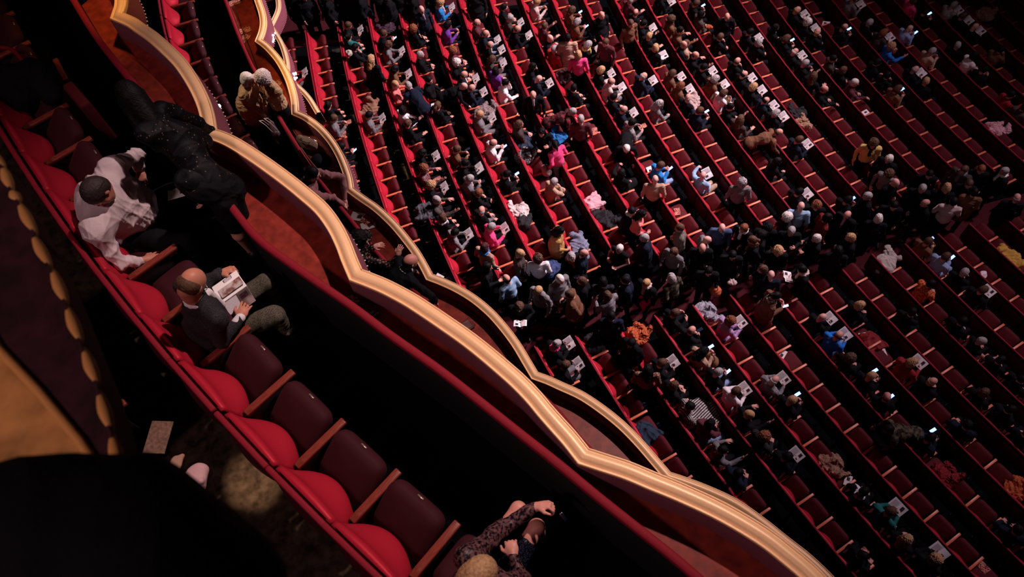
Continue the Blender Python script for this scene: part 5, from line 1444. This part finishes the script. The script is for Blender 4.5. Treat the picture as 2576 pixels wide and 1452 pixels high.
cb = mk('cable', *tube(catmull([at(x, y, 6.775) for x, y in ((586, 15), (600, 45), (612, 80), (628, 118), (640, 150), (655, 190), (690, 245), (712, 285), (735, 322), (752, 345))], 5), .006, 6), mat('black_plastic', (.01, .01, .011), .4)); tag(cb, uniq('thin black cable running along the middle balcony ledge'), 'cable')
bp = mk('brass_bar', *tube(catmull([at(x, y, 7.075) for x, y in ((757, 372), (775, 398), (800, 428), (825, 450))], 4), .011, 8), mat('brass', (.85, .55, .3), .25, metal=.9)); tag(bp, uniq('thin brass bar on top of the middle balcony velvet rail'), 'bar')
# crystal lamps under the copings
CR = mat('crystal_glow', (.8, .85, 1), .1, emit=((.75, .82, 1), 5.0))
def crystal(px, py, z, label):
    o = empty('crystal_lamp', at(px, py, z)); r_ = random.Random(px)
    for i in range(9):
        bm = bmesh.new(); bmesh.ops.create_icosphere(bm, subdivisions=1, radius=r_.uniform(.010, .022)); me = bpy.data.meshes.new('crystal_drop'); bm.to_mesh(me); bm.free(); me.materials.append(CR)
        q = bpy.data.objects.new('crystal_drop', me); C.objects.link(q); q.parent = o; q.location = (r_.uniform(-.03, .03), -.11+i*.028, r_.uniform(-.04, .04))
    tag(o, uniq(label), 'lamp', 'sparkling wall lamps under the balcony fronts')
crystal(549, 290, 10.85, 'sparkling crystal lamp under the nearest gilded rail beside its second inward corner')
crystal(686, 92, 6.75, 'sparkling crystal lamp under the middle rail near the top')
crystal(742, 192, 6.75, 'sparkling crystal lamp under the middle rail beside the seated red-clad reader')

# ---------------------------------------------------------------- near parapet, out of focus, at the left edge
ZN = 14.25
segs = [(-28, 380, 8, 420), (8, 425, 28, 478), (30, 484, 47, 508), (50, 517, 87, 586), (85, 598, 124, 670), (133, 685, 165, 762), (170, 778, 202, 860), (212, 884, 244, 966), (250, 992, 277, 1080), (282, 1100, 300, 1180), (306, 1200, 320, 1290)]
edge = []
for s_ in segs: edge += [(s_[0], s_[1]), (s_[2], s_[3])]
top_ = [at(x, y, ZN) for x, y in edge]; inner = [at(x, y, ZN) for x, y in ((-160, 600), (-60, 780), (0, 880), (100, 985), (205, 1112), (280, 1230), (330, 1330))]
root = empty('near_parapet', at(60, 900, ZN)); bpy.context.view_layer.update(); inv = root.matrix_world.inverted()
def slab(nm, loop, th, m):
    n = len(loop); V = list(loop)+[p-Vector((0, 0, th)) for p in loop]
    F = [list(range(n)), list(range(n, 2*n))[::-1]]+[[i, i+n, (i+1) % n+n, (i+1) % n] for i in range(n)]
    q = mk(nm, V, F, m, None, smooth=False); bm = bmesh.new(); bm.from_mesh(q.data); bmesh.ops.triangulate(bm, faces=[f for f in bm.faces if len(f.verts) > 4]); bmesh.ops.recalc_face_normals(bm, faces=bm.faces); bm.to_mesh(q.data); bm.free()
    q.parent = root; q.matrix_parent_inverse = inv; return q
slab('velvet_panel', top_+inner[::-1], .12, mat('dark_wine_velvet', (.030, .004, .010), .8, .3, 14, var=.6))
slab('gilded_ledge', [p-Vector((0, 0, .03)) for p in inner]+[at(x, y, ZN-.03) for x, y in ((260, 1500), (-200, 1500), (-260, 700))], .10, mat('gilded_ledge_paint', (.55, .27, .09), .5, .1, 8, var=.5))
for s_ in segs:
    a = at(s_[0], s_[1], ZN-.01); b = at(s_[2], s_[3], ZN-.01); d = (b-a); V, F = tube([a.lerp(b, v)+Vector((0, 0, 0)) for v in np.linspace(-.10, 1.12, 9)], [.005, .010, .013, .0150, .016, .0150, .013, .010, .005], 10)
    q = mk('gilded_scallop', V, F, mat('gilded_scallop_paint', (.62, .30, .10), .45)); q.parent = root; q.matrix_parent_inverse = inv
V, F = tube([p+Vector((0, 0, .004)) for p in inner], .012, 10); q = mk('gilded_molding', V, F, mat('gilded_scallop_paint', (.62, .30, .10), .45)); q.parent = root; q.matrix_parent_inverse = inv
tag(root, uniq('blurred near parapet with scalloped gilded edging and wine velvet at left edge'), 'parapet')
# dark spectator bulk at the bottom left
o = mobj('coat', smesh('dark_coat', [cap(at(60, 1420, 14.6), at(360, 1420, 14.6), .16, .14, .05), cap(at(180, 1300, 14.62), at(330, 1290, 14.6), .11, .10, .06), cap(at(430, 1560, 14.5), at(60, 1560, 14.5), .2, .2, .05), cap(at(-120, 1500, 14.6), at(60, 1330, 14.62), .14, .10, .06)], .012, folds(.003, 12, 2)), None, cloth('k', ''))
tag(o, uniq('bulky black coat shoulder, out of focus, filling the bottom left corner'), 'coat')
# cloth and book glimpsed past the dark coat
o = mobj('folded_jacket', smesh('garment', [ell((0, 0, 0), (.07, .09, .04), k=.02), cap((-.05, -.05, .02), (.05, -.03, .03), .03, .025, .02), cap((0, -.09, -.03), (.02, .05, -.02), .045, .05, .03)], .007, folds(.004, 20, 5)), None, mat('pile_rose', (.55, .33, .33), .8, .2, 60), at(492, 1205, 11.3)); tag(o, uniq('pale rose folded garment beside the black coat at lower left'), 'garment')
o = mobj('folded_cloth', smesh('garment', [ell((0, 0, 0), (.04, .05, .02), k=.02), cap((0, 0, 0), (.03, .04, .0), .02, .015, .02)], .006, folds(.003, 25, 5)), None, mat('pile_tan', (.35, .2, .14), .8, .2, 60), at(445, 1165, 11.3)); tag(o, uniq('small tan crumpled cloth just above the pale rose garment'), 'cloth')
bkk = item('r', at(398, 1100, 11.35), frame((0, 0, 1), (.2, 1, 0)), 'worn brown book propped on the second row seat at lower left', cat='book')

# walkway behind the near row, and the corner box at the upper left
wk = []
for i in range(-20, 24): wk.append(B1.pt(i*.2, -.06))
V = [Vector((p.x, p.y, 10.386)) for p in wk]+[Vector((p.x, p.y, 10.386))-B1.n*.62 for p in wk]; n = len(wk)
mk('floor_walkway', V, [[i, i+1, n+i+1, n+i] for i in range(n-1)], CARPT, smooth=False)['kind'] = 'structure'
root = empty('corner_seat', at(110, 200, 11.0)); bpy.context.view_layer.update(); inv = root.matrix_world.inverted()
def cadd(q): q.parent = root; q.matrix_parent_inverse = inv; return q
cadd(mk('curved_back', *tube(catmull([at(x, y, 11.3) for x, y in ((-60, 128), (-10, 120), (28, 124), (52, 146), (82, 182))], 5), .018, 10), RAILV))
a = at(139, 150, 11.05); b = at(166, 202, 11.05); d = b-a
q = cadd(mk('armrest', *rbox(d.length, .05, .03, .008, 2), WOOD2)); q.matrix_world = Matrix.Translation((a+b)/2) @ Matrix.Rotation(math.atan2(d.y, d.x), 4, 'Z')
a = at(165, 207, 11.2); b = at(212, 262, 11.2); d = b-a
q = cadd(mk('side_panel', *rbox(d.length, .10, .5, .03, 3), CUSH)); q.matrix_world = Matrix.Translation((a+b)/2-Vector((0, 0, .25))) @ Matrix.Rotation(math.atan2(d.y, d.x), 4, 'Z')
tag(root, uniq('dim corner box seat with curved red back at the upper left edge'), 'seat')
o = mobj('coat', smesh('garment', [cap(at(0, 200, 11.2), at(90, 190, 11.2), .12, .14, .05), cap(at(90, 190, 11.2), at(130, 240, 11.1), .14, .10, .05), cap(at(10, 210, 11.2), at(60, 250, 11.1), .13, .12, .05)], .012, folds(.005, 12, 2)), None, cloth('k', '')); tag(o, uniq('large black coat heaped over the corner box seat, upper left'), 'coat')
# floor strips between the rows, warm and bluish light painted into their colour
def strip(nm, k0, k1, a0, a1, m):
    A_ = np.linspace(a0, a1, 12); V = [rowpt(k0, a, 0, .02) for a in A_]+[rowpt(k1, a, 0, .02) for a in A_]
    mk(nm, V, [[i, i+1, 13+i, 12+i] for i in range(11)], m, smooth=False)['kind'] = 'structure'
strip('floor_lit_strip', 1.50, 1.88, 189.5, 196.0, mat('olive_lit_floor', (.040, .028, .008), .9, .2, 8, var=.7, spec=.05))
strip('floor_lit_strip', .55, .90, 184.9, 188.8, mat('grey_lit_floor', (.022, .020, .016), .9, .2, 3, var=.95, spec=.05))
strip('floor_lit_step_edge', 4.60, 4.84, 199.4, 202.6, mat('blue_lit_edge', (.045, .085, .14), .8, .2, 20, var=.4, spec=.05))  # bluish light on the step edge painted into its colour
bkk.children[0].material_slots[0].link = 'OBJECT'; bkk.children[0].material_slots[0].material = mat('worn_brown_cover', (.16, .09, .06), .6, .3, 40, var=.4)
